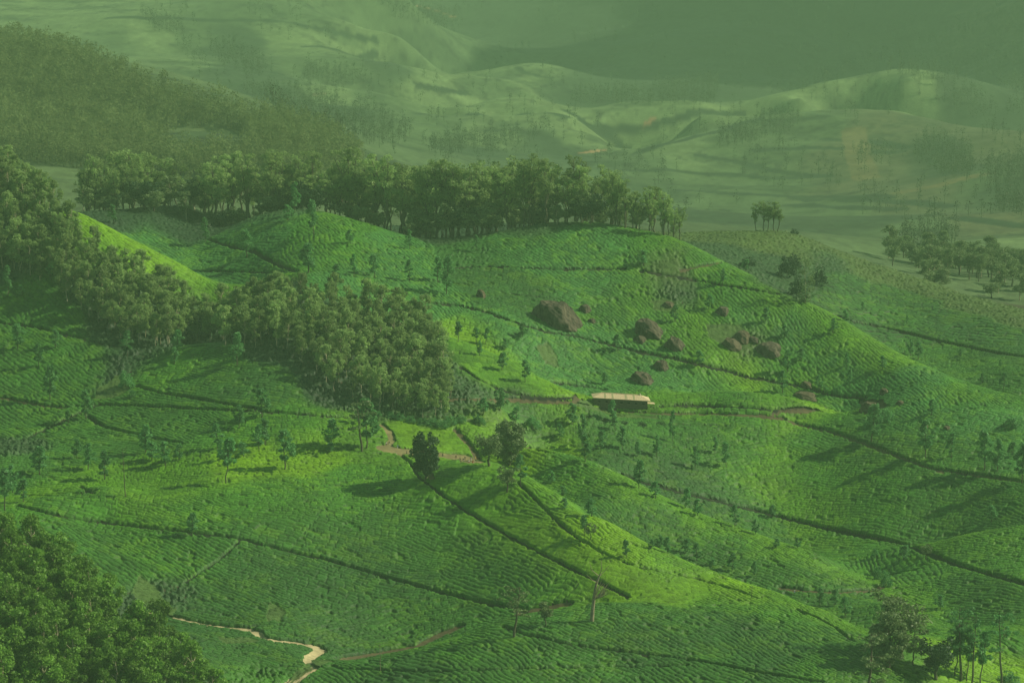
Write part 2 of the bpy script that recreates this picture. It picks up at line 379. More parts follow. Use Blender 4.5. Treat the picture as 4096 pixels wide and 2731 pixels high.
# name, width m, ground colour key ('dark' has shade painted in), points
PATHS = [
 (2.6, 'dark', sc_([(40,1163),(110,1180),(200,1197),(330,1212),(430,1223),(550,1238),(640,1262),(760,1290),(870,1322),(970,1350),(1080,1378),(1150,1392),(1215,1403)])),
 (1.8, 'dark', sc_([(910,1040),(940,1062),(965,1098),(1020,1140),(1080,1180),(1140,1215),(1250,1275),(1350,1325),(1445,1372)])),
 (1.4, 'dark', sc_([(1190,1110),(1230,1150),(1280,1200),(1330,1240),(1400,1280),(1470,1305),(1600,1330),(1700,1360),(1735,1375)])),
 (8.5, 'sand', [(1545,1795),(1600,1806),(1680,1812),(1760,1822),(1830,1832),(1900,1845)]),
 (2.8, 'sand', [(1525,1700),(1555,1725),(1568,1760),(1545,1790)]),
 (2.4, 'soil', [(1825,1720),(1850,1752),(1885,1790),(1915,1835)]),
 (2.6, 'soil', [(1690,1600),(1900,1597),(2090,1600),(2200,1606),(2316,1612),(2377,1628),(2508,1650),(2647,1656),(2786,1655),(3030,1664),(3134,1676)]),
 (2.4, 'soil', [(3134,1676),(3187,1698),(3309,1724),(3483,1785),(3640,1846),(3727,1877),(3901,1902),(4096,1930),(4300,1950)]),
 (2.6, 'dark', [(2640,1628),(2786,1623),(3048,1637),(3222,1651)]),
 (3.6, 'dark', sc_([(1380,1075),(1480,1110),(1600,1140),(1700,1165),(1800,1190),(1900,1215),(2000,1235),(2080,1252),(2130,1270),(2200,1300),(2280,1322),(2352,1342),(2440,1362)])),
 (2.2, 'dark', [(545,1545),(640,1575),(740,1590),(836,1606),(930,1622),(1045,1640)]),
 (2.8, 'dark', [(400,1620),(610,1628),(871,1642),(1080,1650),(1306,1668),(1445,1675)]),
 (2.4, 'dark', [(351,1668),(417,1710),(512,1733),(655,1763),(714,1772)]),
 (2.2, 'dark', [(-60,1285),(0,1293),(143,1311),(268,1343),(417,1376),(500,1394)]),
 (2.6, 'soil', [(-60,1588),(0,1593),(89,1608),(179,1626),(256,1632)]),
 (3.0, 'dark', [(120,1748),(200,1712),(270,1675),(350,1640),(400,1620)]),
 (2.0, 'dark', [(1814,1070),(1945,1070),(2124,1076),(2243,1079),(2362,1079),(2499,1079)]),
 (1.8, 'dark', [(2560,1085),(2696,1105),(2785,1123),(2892,1144),(2994,1159),(3120,1180)]),
 (2.8, 'dark', [(1707,1210),(1826,1224),(1945,1251),(2064,1293),(2183,1329),(2302,1346),(2392,1370),(2540,1406),(2630,1424),(2750,1448),(2797,1460),(2904,1483),(2982,1510),(3113,1531),(3232,1552),(3309,1579),(3380,1590),(3464,1593)]),
 (3.0, 'dark', [(833,960),(929,989),(1012,1007),(1101,1055),(1190,1090)]),
 (2.4, 'dark', [(798,1087),(1000,1090),(1184,1090)]),
 (3.4, 'dark', [(2213,1531),(2302,1543),(2421,1561)]),
 (4.6, 'dark', [(3321,1257),(3410,1290),(3529,1311),(3648,1340),(3738,1364)]),
 (3.4, 'dark', [(3738,1364),(3797,1376),(3916,1400),(4005,1418),(4096,1430),(4250,1450)]),
 (2.2, 'dark', [(2011,2506),(2082,2536),(2243,2572),(2392,2596),(2540,2613),(2750,2640),(2845,2655),(2994,2685),(3142,2709),(3291,2731)]),
 (1.5, 'dark', [(1350,2676),(1707,2691),(2064,2679),(2421,2670),(2750,2664)]),
 (2.0, 'dark', [(3184,2441),(3261,2471),(3339,2512),(3410,2566)]),
 (2.2, 'dark', [(3541,2664),(3607,2697),(3678,2731)]),
 (2.6, 'soil', [(3125,2355),(3202,2363),(3351,2372),(3494,2363),(3529,2346)]),
 (3.9, 'road', [(600,2450),(667,2459),(714,2476),(833,2500),(899,2509),(982,2515),(1030,2528),(1036,2542),(1070,2556),(1180,2572),(1262,2588),(1290,2600),(1245,2622),(1232,2645),(1262,2668),(1225,2690),(1165,2731),(1130,2760)]),
 (5.0, 'soil', [(1350,2643),(1529,2613),(1677,2584),(1767,2536),(1832,2509)]),
 (4.0, 'soil', [(2076,2456),(2171,2435),(2267,2417)]),
 (1.3, 'dark', [(970,2155),(875,2244),(744,2328)]),
 (2.0, 'dark', [(321,1950),(375,1977)]),
 (1.6, 'dark', [(119,1985),(268,1988),(381,1965)]),
 (2.6, 'dark', [(1844,1471),(1915,1519),(2005,1561),(2094,1585),(2195,1593),(2300,1592)]),
 (1.8, 'soil', [(2100,1793),(2183,1811),(2267,1823)]),
 (2.0, 'dark', [(3791,2146),(3863,2140),(3928,2128)]),
 (1.8, 'dark', [(3559,2304),(3613,2292),(3672,2280)]),
 (1.4, 'dark', [(2700,1700),(2800,1702),(2900,1706)]),
 (1.6, 'dark', [(2050,1180),(2170,1195)]),
 (1.6, 'soil', [(2700,1090),(2800,1068),(2890,1052)]),
]
PATCHES = [  # bare or grassy ground: key, outline in photograph pixels
 ('grass', [(1075,2410),(1110,2425),(1140,2450),(1125,2480),(1060,2490),(1068,2440)]),
 ('grass', [(560,2300),(640,2360),(655,2410),(700,2440),(690,2470),(600,2440),(520,2370)]),
 ('soil', [(2290,1596),(2332,1594),(2338,1608),(2300,1614)]),
 ('soil', [(3085,1646),(3160,1640),(3270,1640),(3290,1650),(3200,1657),(3080,1656)]),
 ('grass', [(2600,1205),(2660,1195),(2710,1215),(2690,1250),(2620,1245)]),
 ('grass', [(2830,1300),(2950,1300),(3020,1350),(2990,1405),(2900,1395),(2830,1345)]),
 ('soil', [(2870,1320),(2940,1322),(2965,1340),(2940,1375),(2900,1370)]),
 ('soil', [(3440,1600),(3530,1600),(3545,1630),(3460,1660)]),
 ('grass', [(2150,1390),(2185,1370),(2235,1430),(2230,1470),(2190,1460),(2160,1420)]),
 ('grass', [(390,1560),(470,1500),(520,1560),(450,1600),(380,1600)]),
 ('grass', [(2300,1618),(2400,1640),(2500,1660),(2640,1668),(2640,1680),(2500,1672),(2390,1650),(2290,1630)]),
 ('grass', [(870,2550),(1000,2552),(1040,2570),(900,2580)]),
 ('grass', [(1230,2650),(1300,2640),(1345,2650),(1255,2680),(1180,2731),(1150,2731)]),
 ('sand', [(1700,1885),(1725,1888),(1745,1912),(1720,1920)]),
 ('grass', [(2640,1040),(2700,1040),(2720,1090),(2650,1095)]),
]
pk = []
for w, key, line in PATHS:
    if key == 'dark': w = max(0.5, w * 0.9 - 0.55)
    d = dens(line, 4)
    h = hit([p[0] for p in d], [p[1] for p in d])
    # drop jumps over hidden ground
    seg = []
    for a, b in zip(h[:-1], h[1:]):
        if abs(a[1] - b[1]) < 40:
            seg.append((a[0], a[1], b[0], b[1]))
    pk.append((w, key, seg))
patch_w = []
for key, poly in PATCHES:
    h = hit([p[0] for p in poly], [p[1] for p in poly])
    patch_w.append((key, h[:, :2]))

def path_field(x, y):
    """signed distance (m) outside the nearest path edge, and its key index"""
    best = np.full(x.shape, 50.0, np.float32); key = np.zeros(x.shape, np.int8)
    keys = ['none', 'dark', 'soil', 'sand', 'road', 'grass']
    wob = 0.7 * (vnoise(x / 3.1, y / 3.1, 77) - 0.5) + 0.5 * (vnoise(x / 1.1, y / 1.1, 78) - 0.5)
    for w, k, segs in pk:
        for ax, ay, bx, by in segs:
            lo_x, hi_x = min(ax, bx) - w - 3, max(ax, bx) + w + 3
            lo_y, hi_y = min(ay, by) - w - 3, max(ay, by) + w + 3
            m = (x > lo_x) & (x < hi_x) & (y > lo_y) & (y < hi_y)
            if not m.any(): continue
            X = x[m]; Y = y[m]
            dx, dy = bx - ax, by - ay; L2 = dx * dx + dy * dy + 1e-9
            t = np.clip(((X - ax) * dx + (Y - ay) * dy) / L2, 0, 1)
            d = np.hypot(X - ax - t * dx, Y - ay - t * dy) - w / 2 + wob[m]
            b = best[m]; kk = key[m]
            s = d < b
            b[s] = d[s]; kk[s] = keys.index(k)
            best[m] = b; key[m] = kk
    for k, poly in patch_w:
        lo = poly.min(0) - 3; hi = poly.max(0) + 3
        m = (x > lo[0]) & (x < hi[0]) & (y > lo[1]) & (y < hi[1])
        if not m.any(): continue
        X = x[m] + 2.0 * (vnoise(x[m] / 4, y[m] / 4, 80) - 0.5); Y = y[m] + 2.0 * (vnoise(x[m] / 4, y[m] / 4, 81) - 0.5)
        ins = np.zeros(X.shape, bool); n_ = len(poly)
        for i in range(n_):
            x1, y1 = poly[i]; x2, y2 = poly[(i + 1) % n_]
            c = ((y1 > Y) != (y2 > Y)) & (X < (x2 - x1) * (Y - y1) / (y2 - y1 + 1e-12) + x1)
            ins ^= c
        b = best[m]; kk = key[m]
        s = ins & (b > -1.2)
        b[s] = -1.2; kk[s] = keys.index(k)
        best[m] = b; key[m] = kk
    return best, key

# ------------------------------------------------------------------ fields: seeds with the row direction seen in the photograph (degrees, image, down to the right positive), crop colour with some sun and shade painted in, kind
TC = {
 'ys': (0.125, 0.270, 0.008), 'gs': (0.085, 0.230, 0.012),  # tea colours (linear); 'ys' is brightened to stand in for sunlight
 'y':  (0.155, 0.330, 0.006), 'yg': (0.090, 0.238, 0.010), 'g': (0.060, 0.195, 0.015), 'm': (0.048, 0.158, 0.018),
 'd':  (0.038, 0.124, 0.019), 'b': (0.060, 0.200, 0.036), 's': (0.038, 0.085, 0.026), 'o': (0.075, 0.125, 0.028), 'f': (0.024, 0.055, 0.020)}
SEEDS = [ # px, py, row angle, colour, kind (t tea, s scrub)
 (100,1200,35,'m','t'),(200,1350,38,'m','t'),(100,1480,35,'m','t'),(350,1450,35,'m','t'),(150,1690,30,'m','t'),(60,1790,0,'s','s'),
 (640,1500,5,'g','t'),(800,1520,5,'m','t'),(700,1610,8,'m','t'),(1000,1560,5,'d','t'),(520,1660,15,'m','t'),(800,1700,18,'m','t'),(300,1780,12,'m','t'),
 (150,1880,8,'m','t'),(420,1800,10,'m','t'),(900,1730,5,'g','t'),(1200,1720,2,'g','t'),(1400,1740,2,'yg','t'),(1250,1800,-5,'y','t'),(1000,1840,-5,'y','t'),(700,1890,-5,'yg','t'),(450,1930,-5,'yg','t'),(250,1960,0,'yg','t'),
 (620,1985,5,'yg','t'),(300,2050,18,'g','t'),(700,2080,20,'g','t'),(1100,2000,8,'g','t'),(1100,2150,18,'m','t'),(1400,1980,5,'g','t'),(1300,2150,12,'m','t'),(1500,2100,10,'m','t'),(1700,2200,15,'m','t'),(1450,2250,15,'d','t'),
 (300,2180,28,'m','t'),(600,2260,32,'g','t'),(750,2220,30,'m','t'),(450,2280,35,'m','t'),(1000,2300,15,'d','t'),(1150,2260,18,'d','t'),(900,2400,22,'d','t'),(1050,2360,20,'d','t'),(1300,2350,15,'d','t'),(1400,2480,-12,'d','t'),(1250,2520,-10,'d','t'),(1550,2500,-12,'m','t'),(1700,2450,-8,'m','t'),(1600,2350,8,'d','t'),
 (1900,2350,20,'m','t'),(2100,2300,28,'m','t'),(1950,2200,20,'m','t'),(2250,2380,15,'g','t'),(1750,2050,8,'g','t'),(1850,1950,5,'gs','t'),(1950,2020,4,'gs','t'),(1800,1900,2,'gs','t'),(2050,2150,10,'ys','t'),(2200,2200,8,'ys','t'),(2350,2260,10,'ys','t'),(2500,2330,8,'ys','t'),(2800,2360,2,'ys','t'),(2650,2380,-2,'ys','t'),
 (2150,2000,30,'yg','t'),(2300,2120,30,'y','t'),(2500,2220,28,'y','t'),(2700,2290,22,'yg','t'),(2950,2370,25,'y','t'),(3200,2430,25,'yg','t'),(3350,2490,30,'yg','t'),
 (2250,1920,15,'g','t'),(2400,1990,20,'m','t'),(2600,2090,20,'m','t'),(2900,2200,20,'m','t'),(3150,2290,18,'m','t'),(2500,1950,25,'yg','t'),(2850,2100,25,'yg','t'),(3150,2200,25,'yg','t'),(3350,2280,25,'yg','t'),
 (1650,1730,0,'ys','t'),(1850,1780,3,'ys','t'),(1720,1760,0,'ys','t'),(1530,1760,0,'yg','t'),(1950,1700,10,'y','t'),(1900,1750,15,'yg','t'),(2050,1830,15,'y','t'),(2200,1800,18,'y','t'),(2100,1700,10,'g','t'),
 (2150,1680,10,'m','t'),(2350,1720,10,'m','t'),(2700,1750,10,'m','t'),(2450,1850,10,'d','t'),(2900,1850,-5,'g','t'),(3100,1950,-8,'yg','t'),(2800,1950,5,'d','t'),(3300,1900,10,'g','t'),(3300,2050,0,'yg','t'),(3500,2000,5,'g','t'),(3000,2080,5,'m','t'),(3450,2150,5,'g','t'),(3750,2050,10,'m','t'),(4000,2000,10,'m','t'),(3700,1930,8,'m','t'),
 (3900,2200,5,'g','t'),(3850,2150,0,'yg','t'),(4050,2250,5,'g','t'),(3300,2250,5,'m','t'),(3600,2300,5,'g','t'),(3900,2400,8,'m','t'),(3750,2450,10,'g','t'),(4000,2550,20,'g','t'),(3650,2440,20,'yg','t'),(3800,2680,25,'y','t'),(4000,2690,25,'y','t'),(3400,2400,5,'m','t'),(3600,2600,10,'g','t'),
 (3350,1740,5,'m','t'),(3600,1800,4,'m','t'),(3300,1700,4,'g','t'),(3900,1860,8,'m','t'),(4050,1800,10,'b','t'),(2900,1620,-4,'g','t'),(2750,1600,-4,'yg','t'),(3150,1620,6,'yg','t'),(3250,1640,12,'y','t'),(2850,1648,2,'g','t'),
 (1900,1430,8,'gs','t'),(2000,1500,8,'gs','t'),(2150,1560,10,'gs','t'),(1950,1400,15,'y','t'),(2230,1570,18,'y','t'),(1880,1560,5,'s','s'),(1800,1580,5,'s','s'),(1900,1640,5,'s','s'),(2100,1630,5,'s','s'),
 (1300,900,40,'g','t'),(1400,1000,45,'g','t'),(1550,1080,45,'b','t'),(1600,1000,40,'b','t'),(1000,960,-8,'b','t'),(850,1030,5,'b','t'),(1000,1070,5,'b','t'),(1100,920,-5,'b','t'),(600,960,35,'b','t'),(1250,1000,42,'g','t'),(1450,1180,45,'b','t'),
 (1700,1160,40,'b','t'),(1900,1010,10,'d','s'),(2000,1000,30,'b','t'),(2200,1000,35,'b','t'),(1950,1130,12,'d','t'),(2100,1200,15,'d','t'),(2350,1150,25,'b','t'),(2400,1000,40,'b','t'),(2600,1000,45,'g','t'),(2200,1400,30,'b','t'),(2000,1330,20,'b','t'),(2400,1450,35,'b','t'),(2700,1520,35,'b','t'),(2900,1550,38,'b','t'),(2500,1250,40,'m','t'),(2600,1300,42,'b','t'),
 (2500,1130,45,'b','t'),(2550,1180,45,'yg','t'),(2700,1290,45,'yg','t'),(2850,1430,48,'yg','t'),(2950,1520,45,'y','t'),(2650,1080,45,'o','s'),(2700,1200,45,'s','s'),(2850,1250,45,'g','t'),(3000,1250,45,'b','t'),(2900,1100,40,'g','t'),(3050,1200,42,'yg','t'),(3200,1350,45,'b','t'),(3400,1500,42,'b','t'),(3100,1450,45,'g','t'),(3300,1300,40,'yg','t'),(3500,1400,38,'yg','t'),(3700,1550,35,'b','t'),(3900,1580,30,'g','t'),(3600,1650,20,'b','t'),(3900,1680,15,'b','t'),(3200,1540,40,'g','t'),(3000,1350,45,'o','s'),
 (2850,950,5,'o','s'),(3000,960,5,'o','s'),(2900,1000,5,'s','s'),(3100,1060,5,'s','s'),(3200,1000,5,'o','s'),(3300,1050,8,'s','s'),(3100,1150,5,'f','s'),(3450,1070,10,'o','s'),(3700,1150,12,'o','s'),(3950,1230,12,'o','s'),(4080,1260,10,'o','s'),
 (3400,1140,3,'d','t'),(3600,1200,6,'d','t'),(3900,1300,5,'d','t'),(3500,1250,5,'m','t'),(3700,1420,5,'m','t'),(3900,1500,6,'m','t'),(4050,1380,6,'d','t'),(3500,1340,5,'d','t'),
 (400,930,40,'y','t'),(550,1010,35,'y','t'),(700,1080,32,'y','t'),(860,1150,30,'yg','t'),(420,980,40,'yg','t'),(700,1120,30,'yg','t'),
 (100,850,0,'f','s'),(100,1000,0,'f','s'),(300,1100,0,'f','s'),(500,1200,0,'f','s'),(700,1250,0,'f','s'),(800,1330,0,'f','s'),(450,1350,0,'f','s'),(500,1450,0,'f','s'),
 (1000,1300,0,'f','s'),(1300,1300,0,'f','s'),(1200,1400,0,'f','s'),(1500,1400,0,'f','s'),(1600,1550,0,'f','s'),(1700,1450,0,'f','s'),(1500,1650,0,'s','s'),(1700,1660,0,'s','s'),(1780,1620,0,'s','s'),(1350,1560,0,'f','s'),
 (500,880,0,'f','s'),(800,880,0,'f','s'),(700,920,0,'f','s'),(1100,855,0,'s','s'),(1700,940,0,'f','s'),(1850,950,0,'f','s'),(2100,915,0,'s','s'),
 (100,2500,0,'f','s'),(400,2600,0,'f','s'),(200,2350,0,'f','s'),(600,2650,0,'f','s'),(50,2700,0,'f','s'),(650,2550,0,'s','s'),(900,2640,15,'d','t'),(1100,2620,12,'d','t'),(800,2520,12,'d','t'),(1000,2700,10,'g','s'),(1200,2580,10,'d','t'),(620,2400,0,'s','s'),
 (1500,2650,8,'m','t'),(1800,2580,15,'g','t'),(1600,2720,20,'d','t'),(2000,2600,28,'m','t'),(2300,2520,20,'m','t'),(2600,2450,20,'m','t'),(2600,2570,28,'d','t'),(2900,2500,28,'d','t'),(2900,2420,15,'g','t'),(3100,2450,20,'g','t'),(3100,2600,30,'d','t'),(2300,2650,25,'m','t'),(2300,2710,30,'m','t'),(2800,2700,25,'m','t'),(3350,2650,25,'g','t'),(3450,2700,20,'m','t'),(3250,2560,28,'m','t'),
]
sp = np.array([(s[0], s[1]) for s in SEEDS], float)
sh = hit(sp[:, 0], sp[:, 1])
an = np.array([s[2] for s in SEEDS], float)
sh2 = hit(sp[:, 0] + 14 * np.cos(np.radians(an)), sp[:, 1] + 14 * np.sin(np.radians(an)))
dv = sh2[:, :2] - sh[:, :2]
bad = np.hypot(dv[:, 0], dv[:, 1]) > 25
S_ANG = np.arctan2(dv[:, 1], dv[:, 0]); S_ANG[bad] = 0
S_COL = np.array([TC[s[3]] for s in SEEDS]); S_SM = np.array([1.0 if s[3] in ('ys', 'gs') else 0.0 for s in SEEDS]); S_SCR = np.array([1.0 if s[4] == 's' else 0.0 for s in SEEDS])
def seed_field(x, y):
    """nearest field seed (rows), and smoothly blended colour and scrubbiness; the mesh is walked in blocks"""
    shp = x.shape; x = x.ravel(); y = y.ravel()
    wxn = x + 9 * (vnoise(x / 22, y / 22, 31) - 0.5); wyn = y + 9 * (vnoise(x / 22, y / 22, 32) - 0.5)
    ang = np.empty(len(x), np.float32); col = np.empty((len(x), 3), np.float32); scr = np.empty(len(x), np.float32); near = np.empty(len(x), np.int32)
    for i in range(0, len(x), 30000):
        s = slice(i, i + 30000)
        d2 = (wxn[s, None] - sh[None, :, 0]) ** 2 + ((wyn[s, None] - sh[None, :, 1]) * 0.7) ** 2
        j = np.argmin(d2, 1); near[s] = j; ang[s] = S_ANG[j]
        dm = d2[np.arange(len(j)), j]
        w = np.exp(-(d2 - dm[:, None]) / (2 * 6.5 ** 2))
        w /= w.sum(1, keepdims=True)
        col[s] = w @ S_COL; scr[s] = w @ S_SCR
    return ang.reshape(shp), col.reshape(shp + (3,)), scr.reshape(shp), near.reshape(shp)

SOILC = {'none': (0.055, 0.050, 0.026), 'dark': (0.012, 0.017, 0.008), 'soil': (0.095, 0.080, 0.036), 'sand': (0.19, 0.165, 0.07), 'road': (0.40, 0.34, 0.18), 'grass': (0.07, 0.11, 0.028)}  # 'dark': shade of bushes and bank put into the soil colour
SOILA = np.array([SOILC[k] for k in ('none', 'dark', 'soil', 'sand', 'road', 'grass')])

# ------------------------------------------------------------------ tea canopy and scrub, near land
def canopy():
    nb = 1420
    b = np.r_[np.linspace(-0.229, -0.184, 60)[:-1], np.linspace(-0.184, 0.184, nb - 118), np.linspace(0.184, 0.229, 60)[1:]]   # coarser beyond the edges of the view
    ys = [868.0]
    while ys[-1] < 1725: ys.append(ys[-1] + 0.00044 * ys[-1])
    ys = np.array(ys); nl = len(ys)
    B, Y = np.meshgrid(b, ys); X = B * Y
    G = H(X, Y)
    pd, pkey = path_field(X, Y)
    ang, col, scr, near = seed_field(X, Y)
    gr = pkey == 5                      # rough grass keeps a low growth of its own
    pd[gr] = 5.0; scr[gr] = 0.75; col[gr] = (0.075, 0.135, 0.030)
    # slight wandering of the rows
    wx1 = 2.2 * fbm(X / 20, Y / 20, 41, 3); wy1 = 2.2 * fbm(X / 20, Y / 20, 44, 3)
    ca, sa = np.cos(ang), np.sin(ang)
    u = (X + wx1) * ca + (Y + wy1) * sa; v = -(X + wx1) * sa + (Y + wy1) * ca
    coarse = 1.0 + 0.35 * _hash(near, near * 0, 9)       # bush size differs from field to field
    per = 1.75 * coarse * np.where((Y > 1500) & (X > 60), 1.75, 1.0)
    vv = v / per + 0.46 * (vnoise(u / 1.6, v / 1.3, 47) - 0.5) + 0.7 * (vnoise(u / 7, v / 7, 48) - 0.5)
    ri = np.floor(vv); dvr = np.minimum(vv - ri, 1 - (vv - ri))           # distance to the gap between rows
    uu = u / (per * 1.5) + _hash(ri, near, 49) * 7 + 0.25 * (vnoise(u / 2, v / 2, 46) - 0.5)
    ci = np.floor(uu); du = np.minimum(uu - ci, 1 - (uu - ci))
    cid = _hash(ci, ri, 45)
    clo = 0.30 + 0.70 * sstep(0.2, 0.6, vnoise(uu * 0.9 + 31 * near, ri * 1.7, 40))      # rows grown together here and there
    gap = (1 - (1 - sstep(0.02, 0.24, dvr)) * clo) * (1 - (0.25 + 0.7 * (_hash(ci, ri, 43) > 0.45)) * (1 - sstep(0.0, 0.14, du)))
    miss = sstep(0.95, 0.955, cid)
    big = vnoise(X / 9, Y / 9, 50)
    tea = gap * (0.85 + 0.15 * np.sqrt(np.clip(dvr * 2, 0, 1))) * (1 - 0.85 * miss)
    sm = 1 - 0.55 * S_SM[near]                              # the smooth plots: low relief, weak gaps
    tea = 0.36 + 0.58 * sm * tea * (0.8 + 0.2 * big + 0.15 * _hash(ci, ri, 42)) - 0.35 * miss + 0.16 * (vnoise(X / 0.8, Y / 0.8, 51) - 0.5)
    e2, cid2, f2 = worley(X / 2.5 + 0.7 * vnoise(X / 4, Y / 4, 55), Y / 2.4, 0.95, 0.95, 13)
    shrub = sstep(0.0, 0.5, e2) * (0.3 + 1.5 * cid2 ** 2) + 1.1 * (vnoise(X / 1.1, Y / 1.1, 52) - 0.5)
    scm = sstep(0.35, 0.65, scr + 0.3 * (vnoise(X / 8, Y / 8, 53) - 0.5))
    h = tea * (1 - scm) + shrub * scm
    h = h * (1 - 0.45 * scm * (Y > 1450))
    h = np.where(gr, 0.32 + 0.25 * shrub, h)
    edge = sstep(0.0, 0.55, pd)
    Z = G + h * edge - 0.10 - 0.9 * (1 - edge)
    keep = (pd > -0.15)
    fm = keep[:-1, :-1] & keep[1:, :-1] & keep[:-1, 1:] & keep[1:, 1:]
    idv = np.where(scm > 0.5, cid2, cid)
    br = (0.80 + 0.40 * idv) * (0.85 + 0.3 * vnoise(X / 14, Y / 14, 60)) * (0.86 + 0.28 * vnoise(X / 2.2, Y / 2.2, 61))
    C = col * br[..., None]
    bush = sstep(0.35, 0.6, cid2)[..., None] * scm[..., None]                     # scrub: darker bushes over paler grass
    C = C * (1 + scm[..., None] * (0.22 - 0.42 * bush))
    # the gaps between bushes show twigs and soil, darkened further for the shade in them
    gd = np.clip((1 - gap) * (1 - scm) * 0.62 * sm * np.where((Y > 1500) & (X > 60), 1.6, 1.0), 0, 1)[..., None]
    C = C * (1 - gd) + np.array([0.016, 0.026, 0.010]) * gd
    # flushes of young, yellower leaf
    fl = sstep(0.55, 0.85, vnoise(X / 12, Y / 7, 62) * 0.6 + idv * 0.5) * 0.35 * (1 - scm)
    C = C * (1 - fl[..., None]) + np.array([0.13, 0.27, 0.012]) * fl[..., None] * np.clip(col[..., 1:2] / 0.17, 0.3, 1.2)
    V = np.stack([X, Y, Z], -1).reshape(-1, 3)
    f = grid_faces(nl, nb, fm)
    V, f, C = compact(V, f, C.reshape(-1, 3))
    me = np_mesh("tea_bushes", V, f, leafy("tea leaves", attr="col", var=0.22, scale=1.6, trans=0.12, spec=0.2, bump=0.5), C, smooth=True)
    link("tea_bushes", me, kind="stuff", label="clipped green tea bushes in close rows over all the near slopes", cat="tea bushes")
canopy()

# ------------------------------------------------------------------ ground, one sheet to the far mountains
DK = (0.020, 0.042, 0.016); BR = (0.30, 0.19, 0.09)
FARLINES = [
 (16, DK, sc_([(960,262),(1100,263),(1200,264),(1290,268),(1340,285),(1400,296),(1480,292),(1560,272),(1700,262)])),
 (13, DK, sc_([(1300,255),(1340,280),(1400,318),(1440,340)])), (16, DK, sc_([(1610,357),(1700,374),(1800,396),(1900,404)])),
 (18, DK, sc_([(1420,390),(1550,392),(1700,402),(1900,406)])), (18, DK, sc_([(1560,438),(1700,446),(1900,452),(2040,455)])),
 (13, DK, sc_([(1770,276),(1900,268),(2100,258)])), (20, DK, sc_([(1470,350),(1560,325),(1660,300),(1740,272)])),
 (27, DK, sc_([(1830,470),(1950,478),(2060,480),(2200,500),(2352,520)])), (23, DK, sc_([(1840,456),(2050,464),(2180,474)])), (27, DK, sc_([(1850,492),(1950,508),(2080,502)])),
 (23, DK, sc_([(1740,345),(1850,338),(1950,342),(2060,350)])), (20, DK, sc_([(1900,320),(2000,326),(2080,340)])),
 (16, DK, sc_([(250,42),(500,48),(700,60),(860,92)])), (13, DK, sc_([(1190,155),(1205,168),(1265,180)])), (16, DK, sc_([(960,196),(1010,206),(1070,213)])),
 (13, DK, sc_([(700,108),(860,122),(1050,128)])), (18, DK, sc_([(480,150),(560,158),(640,170)])),
 (6, BR, sc_([(1478,288),(1502,274)])), (7, BR, sc_([(905,4),(960,14),(1010,28),(1045,40)])), (6, BR, sc_([(1330,352),(1390,345),(1430,338)])), (6, (0.2, 0.17, 0.08), sc_([(722,218),(745,214)])),
 (30, (0.13, 0.12, 0.045), sc_([(1960,300),(1970,350),(1990,410)])), (26, (0.13, 0.12, 0.045), sc_([(2080,440),(2160,425),(2260,400)])),
]
FS = [(c, p) for c, ps in {
 'B': [(640,100),(720,90),(820,110),(1010,180),(1200,170),(1100,200),(1200,230),(1100,240),(1180,280),(1100,320),(1300,300),(1380,320),(1400,260),(1500,260),(1480,310),(1650,255),(1800,245),(1950,200),(2050,190),(2120,190),(2080,240),(1560,350),(2330,550),(950,215),(760,225),(350,80),(300,30),(200,30),(100,20),(150,60),(400,140)],
 'M': [(1900,290),(1500,380),(1700,350),(1450,420),(1600,420),(1750,420),(1700,385),(1800,330),(2250,420),(1900,480),(2100,520),(2200,560),(1600,470),(850,60),(950,90),(1000,130),(760,190),(900,300),(1000,290),(860,230),(450,100),(250,100),(600,30),(700,40)],
 'P': [(1950,350),(2000,380),(1980,420),(2100,450),(2150,425),(2000,290),(2050,300),(2300,330),(2250,310),(2250,500),(2200,120),(2250,60)],
 'D': [(560,110),(2150,350),(2180,400),(2300,440),(2000,505),(1650,500),(1750,520),(900,160),(650,230),(800,260),(560,160),(500,120),(1300,350),(1100,345),(1250,320),(1350,240),(1500,225),(1600,200),(1400,100),(1700,100),(2000,60),(1200,50),(1400,200),(2100,100),(2180,200),(2250,200),(2330,200),(2200,260),(2300,265),(2160,150)]}.items() for p in ps]
FC = {'B': (0.125, 0.190, 0.068), 'M': (0.070, 0.118, 0.042), 'P': (0.085, 0.100, 0.040), 'D': (0.032, 0.060, 0.024)}  # bright and dark land tones that also carry painted relief shading
